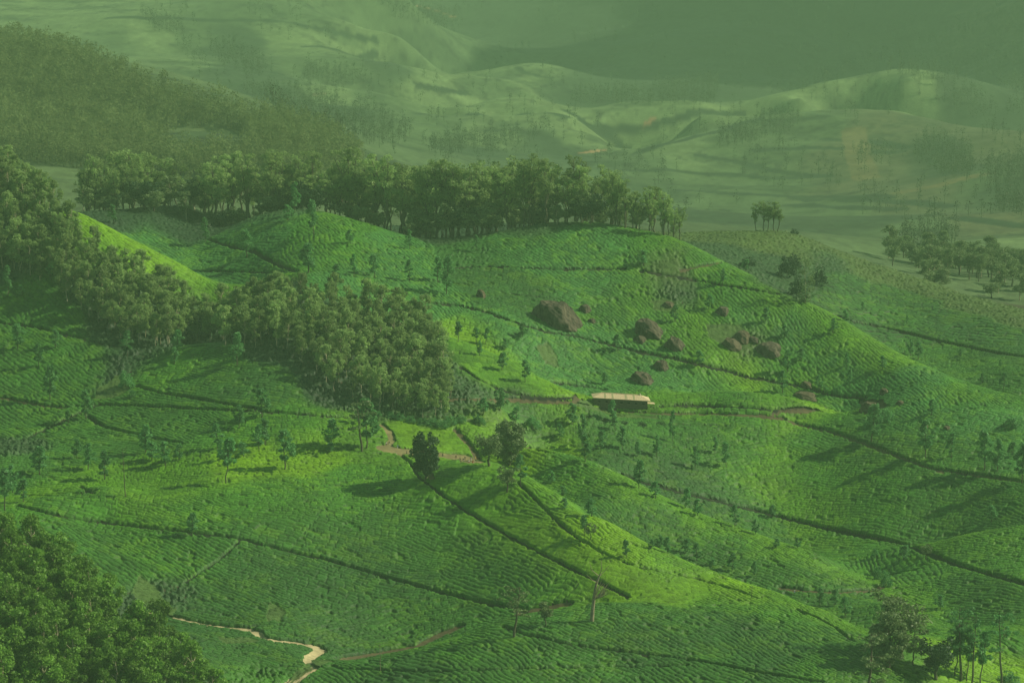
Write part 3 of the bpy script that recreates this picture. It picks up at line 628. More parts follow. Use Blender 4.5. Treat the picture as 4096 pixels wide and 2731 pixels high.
def ground():
    nb = 1000
    b = np.linspace(-0.232, 0.232, nb)
    ys = [820.0]
    while ys[-1] < 1730: ys.append(ys[-1] + 0.0011 * ys[-1])
    while ys[-1] < 8700: ys.append(ys[-1] * 1.0024)
    ys = np.array(ys); nl = len(ys)
    B, Y = np.meshgrid(b, ys); X = B * Y
    G = H(X, Y)
    nearm = Y < 1760
    pd = np.full(X.shape, 50.0, np.float32); pkey = np.zeros(X.shape, np.int8)
    k = int(nearm[:, 0].sum())
    pd[:k], pkey[:k] = path_field(X[:k], Y[:k])
    G = G - 0.55 * (1 - sstep(-0.8, 0.4, pd)) * (pkey != 3) - 0.3 * (Y < 1726) + 0.15 * (vnoise(X / 1.5, Y / 1.5, 70) - 0.5)
    C = SOILA[np.where(pd < 0.5, pkey, 0)] * (0.8 + 0.4 * vnoise(X / 3, Y / 3, 71))[..., None]
    # far land: pale tea slopes, rough pasture, dark wooded gullies, with slope shading painted into their tones
    fx, fy = X[k:], Y[k:]
    n1 = fbm(fx / 240, fy / 240, 90, 4); n2 = fbm(fx / 60, fy / 60, 95, 4)
    fh = hit([p[0] * o_ for _, p in FS], [p[1] * o_ for _, p in FS], ymin=1800)
    fc = np.array([FC[c_] for c_, _ in FS])
    qa, qb = fx / fy + 0.006 * n2, np.log(fy) * 0.35 + 0.006 * n1
    sa, sb = fh[:, 0] / fh[:, 1], np.log(fh[:, 1]) * 0.35
    acc = np.zeros(fx.shape + (3,)); wt = np.zeros(fx.shape)
    for a_, b_, c_ in zip(sa, sb, fc):
        w_ = 1.0 / (((qa - a_) ** 2 + (qb - b_) ** 2) + 1e-5) ** 2.2
        acc += w_[..., None] * c_; wt += w_
    c = acc / wt[..., None]
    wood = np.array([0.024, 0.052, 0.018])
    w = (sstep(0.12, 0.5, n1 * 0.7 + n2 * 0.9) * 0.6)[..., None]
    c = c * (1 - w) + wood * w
    # bushes dotted over the slopes, and rough grass
    dots = sstep(0.62, 0.78, vnoise(fx / 7, fy / 10, 98)) * sstep(-0.15, 0.25, n2 + 0.5 * n1)
    c = c * (1 - 0.55 * dots[..., None])
    rowl = 0.5 + 0.5 * np.sin(G[k:] * 1.9 + 1.2 * n2 * 6)          # faint planting lines along the contours
    c = c * (0.90 + 0.16 * rowl * sstep(4600, 2400, fy))[..., None] if False else c * (0.90 + 0.14 * rowl)[..., None]
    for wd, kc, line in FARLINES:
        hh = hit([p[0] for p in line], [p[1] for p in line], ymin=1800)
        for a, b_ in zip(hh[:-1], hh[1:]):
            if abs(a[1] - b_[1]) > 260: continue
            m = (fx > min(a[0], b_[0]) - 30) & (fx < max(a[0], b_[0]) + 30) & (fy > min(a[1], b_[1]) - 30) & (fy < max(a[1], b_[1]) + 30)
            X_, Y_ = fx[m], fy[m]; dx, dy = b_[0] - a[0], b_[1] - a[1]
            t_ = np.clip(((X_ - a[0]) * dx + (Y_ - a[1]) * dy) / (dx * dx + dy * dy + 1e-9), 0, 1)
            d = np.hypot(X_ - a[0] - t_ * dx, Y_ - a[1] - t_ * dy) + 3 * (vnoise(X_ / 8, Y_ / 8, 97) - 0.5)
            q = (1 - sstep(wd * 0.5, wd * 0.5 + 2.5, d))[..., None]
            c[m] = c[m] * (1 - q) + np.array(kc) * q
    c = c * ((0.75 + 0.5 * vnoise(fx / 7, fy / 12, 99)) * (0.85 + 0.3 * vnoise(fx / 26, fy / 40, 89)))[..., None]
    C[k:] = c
    V = np.stack([X, Y, G], -1).reshape(-1, 3)
    me = np_mesh("ground", V, grid_faces(nl, nb), solid("soil and pasture", (0, 0, 0), attr="col", var=0.2, scale=0.35, bump=0.25), C.reshape(-1, 3), smooth=True)
    link("ground", me, kind="structure", label="hilly land of red-brown soil, pasture and far tea slopes")
ground()

# ------------------------------------------------------------------ trees
LEAF = {
 'oak':   leafy("silver oak leaves", base=(0.130, 0.34, 0.105), var=0.30, scale=0.9, trans=0.42, obj_var=0.18),
 'euc':   leafy("eucalyptus leaves", base=(0.235, 0.355, 0.110), var=0.34, scale=0.35, trans=0.50, obj_var=0.32),
 'dark':  leafy("dark broad leaves", base=(0.030, 0.075, 0.022), var=0.30, scale=0.6, trans=0.15, obj_var=0.10),
 'young': leafy("young eucalyptus leaves", base=(0.140, 0.29, 0.035), var=0.34, scale=0.4, trans=0.38, obj_var=0.32),
 'olive': leafy("olive grey leaves", base=(0.155, 0.235, 0.080), var=0.35, scale=0.5, trans=0.25, obj_var=0.12),
}
BARK = {
 'pale': solid("pale eucalyptus bark", (0.36, 0.33, 0.20), var=0.35, scale=1.5),
 'grey': solid("grey brown bark", (0.10, 0.095, 0.055), var=0.3, scale=2.0),
 'dead': solid("bleached dead wood", (0.27, 0.23, 0.14), var=0.35, scale=1.2),
}

def tube(path, rad, ns=6):
    """tapered tube along points"""
    path = np.array(path, float); rad = np.array(rad, float)
    V = []; F = []
    for i, p in enumerate(path):
        t = path[min(i + 1, len(path) - 1)] - path[max(i - 1, 0)]
        t /= np.linalg.norm(t) + 1e-9
        a = np.cross(t, (0.3, 1, 0.2)); a /= np.linalg.norm(a) + 1e-9
        b = np.cross(t, a)
        for k in range(ns):
            th = 2 * math.pi * k / ns
            V.append(p + rad[i] * (math.cos(th) * a + math.sin(th) * b))
    for i in range(len(path) - 1):
        for k in range(ns):
            q = (k + 1) % ns
            F.append((i * ns + k, i * ns + q, (i + 1) * ns + q, (i + 1) * ns + k))
    return np.array(V), np.array(F)

def join(parts):
    V = []; F = []; o = 0
    for v, f in parts:
        V.append(v); F.append(f + o); o += len(v)
    return np.concatenate(V), np.concatenate(F)

def leaves(centers, radii, n_each, size, r, flat=1.0, droop=0.0):
    """many leaf-sprig quads scattered in clumps"""
    C = np.repeat(np.array(centers), n_each, 0); Rr = np.repeat(np.array(radii), n_each, 0)
    n = len(C)
    d = r.normal(size=(n, 3)); d /= np.linalg.norm(d, axis=1, keepdims=True)
    rad = r.uniform(0.35, 1.0, (n, 1)) ** 0.6
    P0 = C + d * rad * Rr * np.array([1, 1, flat])
    a = r.normal(size=(n, 3)); a[:, 2] -= droop; a /= np.linalg.norm(a, axis=1, keepdims=True)
    nn = d + 0.9 * r.normal(size=(n, 3)); b = np.cross(a, nn); b /= np.linalg.norm(b, axis=1, keepdims=True) + 1e-9
    s = size * r.uniform(0.6, 1.3, (n, 1))
    v = np.stack([P0 - a * s - b * s * 0.30, P0 - a * s * 0.2 + b * s * 0.62, P0 + a * s, P0 + a * s * 0.1 - b * s * 0.62], 1)
    f = np.arange(n * 4).reshape(n, 4)
    return v.reshape(-1, 3), f

def tree_meshes(kind, seed):
    """crown and trunk meshes for a tree one unit tall and about w wide; returns (trunk, crown, nominal width)"""
    r = np.random.default_rng(seed * 13 + 5)
    parts = []; cen = []; rad = []
    lean = r.normal(0, 0.02, 2)
    def trunk(top, r0, r1, nseg=6, wob=0.012):
        p = [(0, 0, -0.04)]
        for i in range(1, nseg + 1):
            t = i / nseg
            p.append((lean[0] * t * top / 0.5 + r.normal(0, wob), lean[1] * t * top / 0.5 + r.normal(0, wob), t * top))
        parts.append(tube(p, np.linspace(r0, r1, nseg + 1), 7))
        return np.array(p)
    def limb(a, b, ra, rb, sag=0.0):
        a = np.array(a, float); b = np.array(b, float)
        m = (a + b) / 2 + np.array([0, 0, -sag]) + r.normal(0, 0.012, 3)
        parts.append(tube([a, m, b], [ra, (ra + rb) / 2, rb], 5))
    if kind in ('oak', 'thin'):
        w = 0.42 if kind == 'oak' else 0.30
        tp = trunk(0.93, 0.014, 0.003)
        n = 26 if kind == 'oak' else 20
        lo = 0.26 if kind == 'oak' else 0.42
        for i in range(n):
            t = lo + (1 - lo) * (i + r.uniform(0, 1)) / n
            env = (math.sin(math.pi * min(1, (t - lo + 0.06) / (1 - lo + 0.06)) ** 0.8) * 0.9 + 0.12)
            rr = w / 2 * env * r.uniform(0.15, 0.95)
            th = r.uniform(0, 2 * math.pi)
            c = (rr * math.cos(th) + lean[0] * t * 2, rr * math.sin(th) + lean[1] * t * 2, min(t + r.uniform(-.01, .03), 0.96))
            cen.append(c); rad.append([r.uniform(0.045, 0.085)])
            if i % 2 == 0: limb((lean[0] * t * 2, lean[1] * t * 2, max(t - 0.07, lo * 0.8)), c, 0.005, 0.002)
        v, f = leaves(cen, rad, 60, 0.026, r, 0.85)
    elif kind in ('euc', 'young'):
        w = 0.44
        tp = trunk(0.86, 0.013, 0.004, wob=0.016)
        n = 24
        for i in range(n):
            t = 0.34 + 0.64 * (i + r.uniform(0, 1)) / n
            env = 0.45 + 0.6 * math.sin(math.pi * min(1.0, (t - 0.28) / 0.78))
            rr = w / 2 * env * r.uniform(0.2, 1.0); th = r.uniform(0, 2 * math.pi)
            c = (rr * math.cos(th), rr * math.sin(th), min(t, 0.95))
            cen.append(c); rad.append([r.uniform(0.05, 0.10)])
            if i % 2 == 0: limb((lean[0], lean[1], max(t - 0.16, 0.2)), c, 0.006, 0.002)
        v, f = leaves(cen, rad, 110, 0.019, r, 0.85, droop=0.5)
    elif kind == 'umbrella':       # tall forked eucalyptus with layered flat-topped sprays
        w = 0.46
        trunk(0.42, 0.018, 0.012)
        nf = int(r.integers(3, 6))
        for k in range(nf):
            th = 2 * math.pi * k / nf + r.uniform(-0.5, 0.5); rr = w * r.uniform(0.18, 0.46); zt = r.uniform(0.70, 0.95)
            if k == 0: rr *= 0.3; zt = 0.95
            tip = np.array([rr * math.cos(th), rr * math.sin(th), zt])
            base = np.array([lean[0], lean[1], r.uniform(0.25, 0.42)])
            mid = base + (tip - base) * 0.5 + np.array([0, 0, -0.03]) * r.uniform(0, 1)
            parts.append(tube([base, mid, tip], [0.011, 0.007, 0.003], 5))
            for q in range(7):
                s = r.uniform(0.25, 1.0)
                c = base + (tip - base) * s + np.array([r.normal(0, 0.055), r.normal(0, 0.055), r.uniform(0, 0.035)])
                c[2] = min(c[2], 0.965)
                cen.append(c); rad.append([r.uniform(0.05, 0.085)])
                limb(base + (tip - base) * s * 0.8, c, 0.004, 0.0015)
        v, f = leaves(cen, rad, 80, 0.014, r, 0.6, droop=0.2)
    elif kind == 'round':
        w = 0.62
        trunk(0.5, 0.03, 0.012)
        for i in range(95):
            d = r.normal(size=3); d /= np.linalg.norm(d)
            rr = r.uniform(0.45, 1.0) ** 0.5
            z = 0.50 + d[2] * 0.47 * rr
            if z < 0.08: z = r.uniform(0.05, 0.4)
            k = 1.0 if z > 0.3 else 0.85
            c = (d[0] * w * 0.40 * rr * k, d[1] * w * 0.40 * rr * k, z)
            cen.append(c); rad.append([r.uniform(0.05, 0.095)])
            if i % 6 == 0: limb((0, 0, 0.25), c, 0.012, 0.003)
        v, f = leaves(cen, rad, 80, 0.021, r, 0.8)
    elif kind == 'broad':
        w = 0.56
        trunk(0.34, 0.024, 0.018)
        for k in range(5):
            th = 2 * math.pi * k / 5 + r.uniform(-.4, .4); tip = np.array([w * .3 * math.cos(th), w * .3 * math.sin(th), r.uniform(0.6, 0.85)])
            parts.append(tube([(0, 0, 0.28), (tip[0] * .5, tip[1] * .5, 0.5), tip], [0.016, 0.009, 0.003], 5))
            for q in range(9):
                c = tip * r.uniform(0.45, 1.0) + np.array([r.normal(0, .08), r.normal(0, .08), r.uniform(-.02, .13)])
                c[2] = min(c[2], 0.94)
                cen.append(c); rad.append([r.uniform(0.065, 0.115)])
        v, f = leaves(cen, rad, 75, 0.020, r, 0.8, droop=0.3)
    elif kind == 'ball':           # clipped-looking lollipop crown
        w = 0.60
        trunk(0.45, 0.022, 0.016)
        for i in range(46):
            d = r.normal(size=3); d /= np.linalg.norm(d)
            cen.append((d[0] * w * 0.38, d[1] * w * 0.38, 0.66 + d[2] * 0.25)); rad.append([r.uniform(0.05, 0.08)])
        v, f = leaves(cen, rad, 60, 0.018, r, 0.9)
    elif kind == 'shrub':
        w = 1.0
        trunk(0.5, 0.02, 0.01)
        for i in range(34):
            d = r.normal(size=3); d /= np.linalg.norm(d); d[2] = abs(d[2])
            q = r.uniform(0.3, 1) ** 0.5
            cen.append((d[0] * w * 0.38 * q, d[1] * w * 0.38 * q, 0.1 + d[2] * 0.74 * q)); rad.append([r.uniform(0.08, 0.16)])
        v, f = leaves(cen, rad, 48, 0.034, r, 0.8)
    elif kind == 'bamboo':         # pale feathery plume
        w = 0.45
        trunk(0.9, 0.012, 0.003)
        for i in range(40):
            t = r.uniform(0.08, 0.97); rr = w / 2 * (0.5 + 0.5 * math.sin(math.pi * t)) * r.uniform(0.2, 1); th = r.uniform(0, 6.28)
            cen.append((rr * math.cos(th), rr * math.sin(th), t)); rad.append([r.uniform(0.04, 0.08)])
        v, f = leaves(cen, rad, 50, 0.016, r, 0.8)
    elif kind == 'sparse':         # tall bare pole with a few wisps
        w = 0.34
        trunk(0.97, 0.018, 0.004, wob=0.006)
        for i in range(24):
            t = 0.45 + 0.52 * r.uniform(); rr = w / 2 * r.uniform(0.3, 1.0); th = r.uniform(0, 6.28)
            c = (rr * math.cos(th), rr * math.sin(th), t - 0.02); cen.append(c); rad.append([r.uniform(0.03, 0.055)])
            limb((0, 0, t - 0.02), c, 0.004, 0.0015)
        v, f = leaves(cen, rad, 30, 0.018, r, 0.6)
    elif kind in ('dead', 'pole', 'bare'):
        w = 0.4
        if kind == 'pole':
            trunk(1.0, 0.016, 0.004, wob=0.008)
            limb((0, 0, .55), (0.04, 0, .68), .006, .002)
        elif kind == 'bare':
            p = trunk(0.95, 0.015, 0.003, wob=0.012)
            for i in range(14):
                t = r.uniform(0.5, 0.95); th = r.uniform(0, 6.28); L_ = r.uniform(0.06, 0.17)
                limb((0, 0, t), (L_ * math.cos(th), L_ * math.sin(th), t + r.uniform(0.02, 0.08)), 0.004, 0.001)
        else:                      # bleached snag: pale trunk with a forked top and a knot of side limbs
            tp = [(0, 0, -0.03), (0.01, 0, .2), (0.025, 0, .42), (0.045, 0, .62), (0.075, 0, .74)]
            parts.append(tube(tp, [0.024, 0.019, 0.016, 0.012, 0.009], 8))
            for a_, b_, c_ in (((.075, 0, .74), (.0, .02, .84), (-.02, .02, .97)), ((.075, 0, .74), (.10, -.02, .86), (.095, 0, 1.0)), ((.075, 0, .74), (.13, .03, .80), (.19, .03, .90)), ((.06, 0, .64), (.0, -.03, .70), (-.06, -.04, .80))):
                parts.append(tube([a_, b_, c_], [.007, .004, .0015], 5))
            b0 = (.025, 0, .38)
            for k in range(9):
                th = -0.9 + 0.35 * k; L_ = r.uniform(.10, .22)
                e = (0.03 + L_ * math.cos(th * .8), r.normal(0, .05), .45 + L_ * (0.5 + 0.5 * math.sin(th)) + r.uniform(-.02, .06))
                m_ = ((b0[0] + e[0]) / 2, e[1] / 2, (b0[2] + e[2]) / 2 - .01)
                parts.append(tube([b0, m_, e], [.009, .005, .0015], 5))
                for q in range(2):
                    parts.append(tube([m_, (m_[0] + r.normal(.03, .03), m_[1] + r.normal(0, .03), m_[2] + r.uniform(.03, .10))], [.003, .001], 4))
        v = None
    tv, tf = join(parts)
    return (tv, tf), (None if v is None else (v, f)), w

KM = {'oak': ('oak', 'grey'), 'thin': ('oak', 'grey'), 'euc': ('euc', 'pale'), 'young': ('young', 'pale'), 'umbrella': ('euc', 'grey'), 'round': ('dark', 'grey'), 'broad': ('olive', 'grey'),
      'ball': ('olive', 'grey'), 'shrub': ('oak', 'grey'), 'bamboo': ('olive', 'pale'), 'sparse': ('olive', 'grey'), 'dead': (None, 'dead'), 'pole': (None, 'dead'), 'bare': (None, 'grey')}
LIB = {}
def lib(kind, leaf=None, nvar=4):
    k = (kind, leaf)
    if k not in LIB:
        out = []
        for s in range(nvar):
            (tv, tf), cr, w = tree_meshes(kind, s + sum(map(ord, kind)))
            lm, bm_ = KM[kind]; lm = leaf or lm
            t = np_mesh("trunk", tv, tf, BARK[bm_], smooth=True)
            c = np_mesh("crown", cr[0], cr[1], LEAF[lm]) if cr else None
            out.append((t, c, w))
        LIB[k] = out
    return LIB[k]

NAMES = {'oak': 'silver_oak', 'thin': 'silver_oak', 'euc': 'eucalyptus_tree', 'young': 'young_eucalyptus', 'umbrella': 'tall_eucalyptus', 'round': 'round_tree', 'broad': 'broad_tree', 'ball': 'lollipop_tree',
         'shrub': 'shrub', 'bamboo': 'feathery_tree', 'sparse': 'bare_pole_tree', 'dead': 'dead_tree', 'pole': 'dead_pole', 'bare': 'bare_tree'}
_cnt = [0]
def plant(kind, x, y, h, w=None, label=None, group=None, leaf=None, rot=None, var=None, z=None, sink=0.1, cat=None, name=None):
    L3 = lib(kind, leaf)
    _cnt[0] += 1
    t, c, wn_ = L3[(_cnt[0] * 7 + 3) % len(L3) if var is None else var]
    root = bpy.data.objects.new(name or NAMES[kind], None)
    COL.objects.link(root)
    root.empty_display_size = 0.5
    root.location = (x, y, (float(H(x, y)) if z is None else z) - sink)
    ws = (w / wn_) if w else h
    root.scale = (ws, ws, h)
    root.rotation_euler = (0, 0, random.uniform(0, 6.28) if rot is None else rot)
    root["label"] = label; root["category"] = cat or ('shrub' if kind == 'shrub' else 'tree')
    if group: root["group"] = group
    a = bpy.data.objects.new("trunk", t); COL.objects.link(a); a.parent = root
    if c:
        b_ = bpy.data.objects.new("crown", c); COL.objects.link(b_); b_.parent = root
    return root

def in_poly(px, py, poly):
    ins = False
    for i in range(len(poly)):
        x1, y1 = poly[i]; x2, y2 = poly[(i + 1) % len(poly)]
        if (y1 > py) != (y2 > py) and px < (x2 - x1) * (py - y1) / (y2 - y1 + 1e-12) + x1: ins = not ins
    return ins

def scatter(poly, spacing, nmax, seed, jit=0.5):
    """points on the land under an outline drawn on the photograph, kept apart by a spacing in metres"""
    r = np.random.default_rng(seed)
    xs = [p[0] for p in poly]; ys = [p[1] for p in poly]
    out = []
    tries = 0
    cand = []
    while len(cand) < nmax * 14:
        px, py = r.uniform(min(xs), max(xs)), r.uniform(min(ys), max(ys))
        if in_poly(px, py, poly): cand.append((px, py))
    hh = hit([c[0] for c in cand], [c[1] for c in cand])
    for p in hh:
        if all((p[0] - q[0]) ** 2 + (p[1] - q[1]) ** 2 > spacing ** 2 for q in out):
            out.append(p)
            if len(out) >= nmax: break
    return out

def zone_of(p, pts_, tri=('left', 'middle', 'right')):
    bx = sorted(to_pixel(*q)[0] for q in pts_); px = to_pixel(*p)[0]; k = len(bx)
    by = sorted(to_pixel(*q)[1] for q in pts_); py = to_pixel(*p)[1]
    a = tri[0] if px < bx[k // 3] else (tri[1] if px < bx[2 * k // 3] else tri[2])
    return ('upper ' if py < by[k // 2] else 'lower ') + a
def grove(pts_, kinds, hr, label, group, leafs=None, seed=1, wr=(0.85, 1.25)):
    r = np.random.default_rng(seed)
    for p in pts_:
        k = kinds[int(r.integers(len(kinds)))]
        h = r.uniform(*hr)
        plant(k, p[0], p[1], h, h * LIBW[k] * r.uniform(*wr), label.replace('@', zone_of(p, pts_)), group, leaf=(leafs or {}).get(k), sink=0.3)
LIBW = {'oak': .42, 'thin': .30, 'euc': .44, 'young': .44, 'umbrella': .50, 'round': .62, 'broad': .56, 'ball': .6, 'shrub': 1.0, 'bamboo': .45, 'sparse': .34}

# woods below the bright left ridge
F1 = [(-60,690),(60,730),(160,790),(250,880),(300,980),(360,1045),(460,1098),(600,1165),(740,1238),(830,1325),(860,1375),(640,1395),(500,1380),(350,1270),(220,1180),(100,1110),(-60,1040)]
grove(scatter(F1, 5.6, 165, 11), ['euc', 'euc', 'euc', 'young'], (13, 21), "eucalyptus in the @ part of the left wood below the bright yellow ridge", "eucalyptus trees of the left wood", {'young': 'euc'}, 1)
F2 = [(860,1290),(960,1235),(1150,1215),(1330,1225),(1480,1270),(1600,1290),(1700,1330),(1760,1420),(1790,1520),(1805,1620),(1800,1690),(1700,1690),(1560,1660),(1440,1610),(1330,1560),(1240,1470),(1130,1400),(980,1395),(870,1385)]
grove(scatter(F2, 5.6, 170, 12), ['euc', 'euc', 'young'], (12, 20), "eucalyptus in the @ part of the middle wood above the playing ground", "eucalyptus trees of the middle wood", {'young': 'euc'}, 2)
# near wood in the bottom left corner
F4 = [(-80,2260),(80,2300),(230,2370),(360,2470),(480,2560),(600,2640),(700,2700),(820,2760),(860,2860),(-80,2880)]
grove(scatter(F4, 4.9, 150, 14), ['young', 'young', 'euc'], (14, 25), "young eucalyptus in the @ part of the near bottom left wood", "young eucalyptus trees of the near wood", {'euc': 'young'}, 4)
# tall trees standing along the crest of the middle hills
r3 = np.random.default_rng(5)
crest_px = [330,500,700,900,1100,1300,1500,1700,1900,2100,2300,2500,2700]
crest_py = [875,880,880,875,850,862,905,945,940,915,905,915,962]
top_px = [320,450,600,760,900,1050,1200,1300,1400,1500,1600,1700,1800,1900,1980,2080,2200,2300,2400,2480,2560,2640,2740]
top_py = [650,625,625,650,610,625,600,640,600,620,580,610,640,625,600,610,660,640,660,700,740,760,860]
row = []
def fifth(x, Y):
    return ['leftmost', 'second', 'middle', 'fourth', 'rightmost'][int(np.clip((to_pixel(x, Y, float(H(x, Y)))[0] - 330) / 483, 0, 4))]
for i in range(135):
    px = 335 + (2735 - 335) * (i + r3.uniform(-0.4, 1.4)) / 135
    px = min(px, 2745)
    Y = np.interp(px, [330, 900, 1200, 1550, 2000, 2700], [1572, 1575, 1545, 1520, 1520, 1500]) + r3.uniform(2, 62) * (1 if px < 2450 else 0.45)
    x = (px - 2048) / FPX * (Y * math.cos(R(PITCH)) + 0.2 * 320)
    z = float(H(x, Y)); _, pyb = to_pixel(x, Y, z)
    topy = np.interp(px, top_px, top_py) + r3.uniform(-45, 100)
    h = (pyb - topy) / FPX * (Y * 0.974 + (CZ - z) * 0.225) * 0.985
    h = float(np.clip(h, 12, 44))
    row.append((x, Y, h))
for k, (x, Y, h) in enumerate(row):
    plant('umbrella', x, Y, h, h * r3.uniform(0.34, 0.54), f"tall spreading eucalyptus in the {fifth(x, Y)} fifth of the row along the middle crest", "tall eucalyptus along the middle crest", sink=0.4)
# lower dense trees filling the row
for k in range(80):
    px = r3.uniform(340, 2560); 
    Y = np.interp(px, [330, 900, 1200, 1550, 2000, 2700], [1560, 1565, 1540, 1512, 1516, 1500]) + r3.uniform(0, 45)
    x = (px - 2048) / FPX * (Y * math.cos(R(PITCH)) + 72)
    h = r3.uniform(9, 21)
    plant('broad' if k % 3 else 'euc', x, Y, h, h * r3.uniform(0.6, 0.95), f"lower bushy tree under the {fifth(x, Y)} fifth of the tall crest row", "lower trees of the crest row", leaf='dark' if k % 3 == 1 else 'olive', sink=0.4, name='bushy_tree')

# ------------------------------------------------------------------ single trees, from the photograph: (px, py of the foot, height px, width px, kind)
ZONES = [
 ("on the left tea slope below the left wood", [(32,1180,107,45,'oak'),(83,1189,45,30,'oak'),(72,1400,95,50,'oak'),(223,1395,72,42,'oak'),(155,1470,90,38,'oak'),(200,1602,132,48,'oak'),(200,1130,75,24,'thin')]),
 ("in the hollow between left wood and slope", [(510,1430,100,50,'oak'),(708,1410,85,42,'oak'),(700,1462,68,38,'oak'),(505,1555,85,62,'shrub'),(528,1592,45,38,'shrub'),(344,1682,114,52,'oak'),(275,1700,55,20,'thin')]),
 ("on the middle left field below the wood", [(948,1466,125,58,'oak'),(1047,1674,112,62,'oak'),(957,1716,88,48,'oak'),(1440,1700,70,36,'oak')]),
 ("on the lit left slope above the long path", [(582,1817,112,48,'oak'),(870,1802,102,52,'oak'),(1036,1812,108,50,'oak'),(1062,1782,100,48,'oak'),(1325,1792,108,64,'oak'),(1318,1812,40,34,'oak'),(308,1838,78,38,'oak'),(608,1846,75,58,'oak'),(718,1842,64,38,'oak'),(662,1866,96,52,'oak'),(976,1834,62,46,'oak'),(158,1902,112,62,'oak'),(352,1884,104,52,'oak'),(421,1926,116,56,'oak'),(905,1934,168,52,'thin'),(1139,1882,152,74,'oak'),(19,2047,162,52,'thin'),(50,1977,112,46,'oak'),(96,2012,92,52,'oak'),(768,2142,88,42,'oak'),(880,1850,80,36,'oak')]),
 ("around the playing ground", [(1448,1812,205,78,'sparse'),(1465,1800,190,84,'oak'),(2083,1942,118,52,'oak'),(1905,1690,40,30,'shrub')]),
 ("on the bright strip right of the playing ground", [(2205,1936,50,34,'oak'),(2260,2042,50,34,'oak'),(2362,2163,74,44,'ball'),(2338,2147,82,28,'thin'),(2365,2070,70,58,'oak'),(2507,2237,74,30,'oak'),(2605,2202,44,26,'oak'),(2668,2217,66,38,'oak'),(2640,2190,48,34,'oak'),(2250,1985,40,30,'oak')]),
 ("on the second spur above the bright strip", [(2742,2217,60,36,'oak'),(2787,2249,74,38,'oak'),(2847,2270,40,30,'oak'),(2930,2289,72,40,'oak'),(3020,2312,66,24,'oak'),(3105,2197,42,28,'oak'),(3190,2197,46,28,'oak'),(3280,2428,76,36,'oak'),(3335,2428,70,34,'oak'),(3381,2474,84,48,'oak')]),
 ("in the valley behind the second spur", [(2340,1852,105,46,'oak'),(2402,1800,75,38,'oak'),(2555,1958,112,44,'oak'),(2622,1998,70,44,'oak'),(2742,2038,82,38,'oak'),(2790,2068,70,42,'oak'),(2940,2113,90,38,'oak'),(3022,2142,62,32,'oak'),(2330,1790,122,36,'oak'),(2490,1800,88,38,'oak'),(2690,1770,120,30,'oak'),(2625,1830,82,34,'oak'),(2905,1875,100,36,'oak'),(2780,1880,90,34,'oak'),(2860,1820,70,28,'oak'),(2550,1830,60,28,'oak'),(3090,2070,48,36,'oak'),(2460,1730,60,26,'thin')]),
 ("below the shed on the valley field", [(2130,1722,72,66,'shrub'),(2290,1702,82,46,'oak'),(2450,1692,84,46,'oak'),(2000,1650,90,52,'oak'),(1935,1665,70,46,'oak'),(2065,1690,60,40,'oak'),(2240,1760,60,34,'oak'),(1925,1700,44,34,'shrub')]),
 ("on the bright wedge field left of the shed", [(1832,1372,78,28,'thin'),(1905,1380,64,24,'thin'),(1942,1382,64,22,'thin'),(2007,1482,68,38,'oak'),(2100,1532,86,38,'oak'),(2088,1354,58,40,'oak'),(2470,1409,68,38,'oak'),(2420,1542,50,24,'oak'),(2020,1400,44,32,'oak'),(1918,1425,58,24,'oak')]),
 ("on the left part of the rocky hill", [(1500,1112,88,44,'oak'),(1640,1002,76,28,'oak'),(1415,1107,84,34,'oak'),(1638,1132,88,34,'oak'),(1752,1132,98,48,'oak'),(1786,1182,142,54,'oak'),(1400,977,54,34,'oak'),(1905,1002,58,24,'oak'),(1232,1097,112,82,'oak'),(988,1030,100,54,'oak'),(1255,942,130,46,'oak'),(1178,857,116,42,'oak'),(1150,885,60,46,'oak'),(820,972,92,40,'oak'),(455,895,70,34,'oak'),(1345,1175,110,30,'thin')]),
 ("on the right part of the rocky hill", [(2890,1142,62,26,'oak'),(2985,1087,46,36,'oak'),(2800,1467,60,34,'oak'),(3060,1292,58,30,'oak'),(3130,1577,90,40,'oak'),(3150,1492,88,38,'oak'),(3205,1442,48,34,'oak'),(3275,1562,58,32,'oak'),(3400,1547,68,26,'oak'),(3385,1472,56,22,'oak'),(3530,1482,56,32,'oak'),(2700,1290,66,38,'oak'),(2835,1240,60,36,'oak'),(3330,1335,58,32,'oak'),(3140,1355,52,34,'oak'),(2575,1065,60,44,'oak'),(3725,1662,62,34,'oak')]),
 ("on the far right slope behind the rocky hill", [(3380,1292,50,26,'oak'),(3452,1247,38,16,'oak'),(3627,1302,40,14,'oak'),(3642,1424,60,28,'oak'),(3672,1442,70,36,'oak'),(3842,1428,32,18,'oak'),(4015,1560,66,34,'oak'),(4000,1470,30,14,'oak'),(3930,1535,40,24,'oak')]),
 ("at the right edge below the dirt track", [(3485,1772,142,72,'oak'),(3548,1694,78,62,'shrub'),(3700,1830,140,64,'oak'),(3938,1886,152,60,'oak'),(3988,1892,128,46,'oak'),(4042,1714,58,62,'shrub'),(4088,1932,152,60,'oak'),(3806,1832,96,38,'oak'),(4050,1830,60,36,'oak')]),
 ("on the wide field at the lower right", [(3613,2243,60,42,'oak'),(3705,2237,62,42,'ball'),(3510,2322,72,40,'shrub'),(3545,2350,80,48,'shrub'),(3965,2092,66,42,'oak'),(3762,2440,60,38,'oak'),(3497,2235,40,26,'oak')]),
]
ORD = ['first', 'second', 'third', 'fourth', 'fifth', 'sixth', 'seventh', 'eighth', 'ninth', 'tenth', 'eleventh', 'twelfth', 'thirteenth', 'fourteenth', 'fifteenth', 'sixteenth', 'seventeenth', 'eighteenth', 'nineteenth', 'twentieth', 'twenty-first', 'twenty-second']
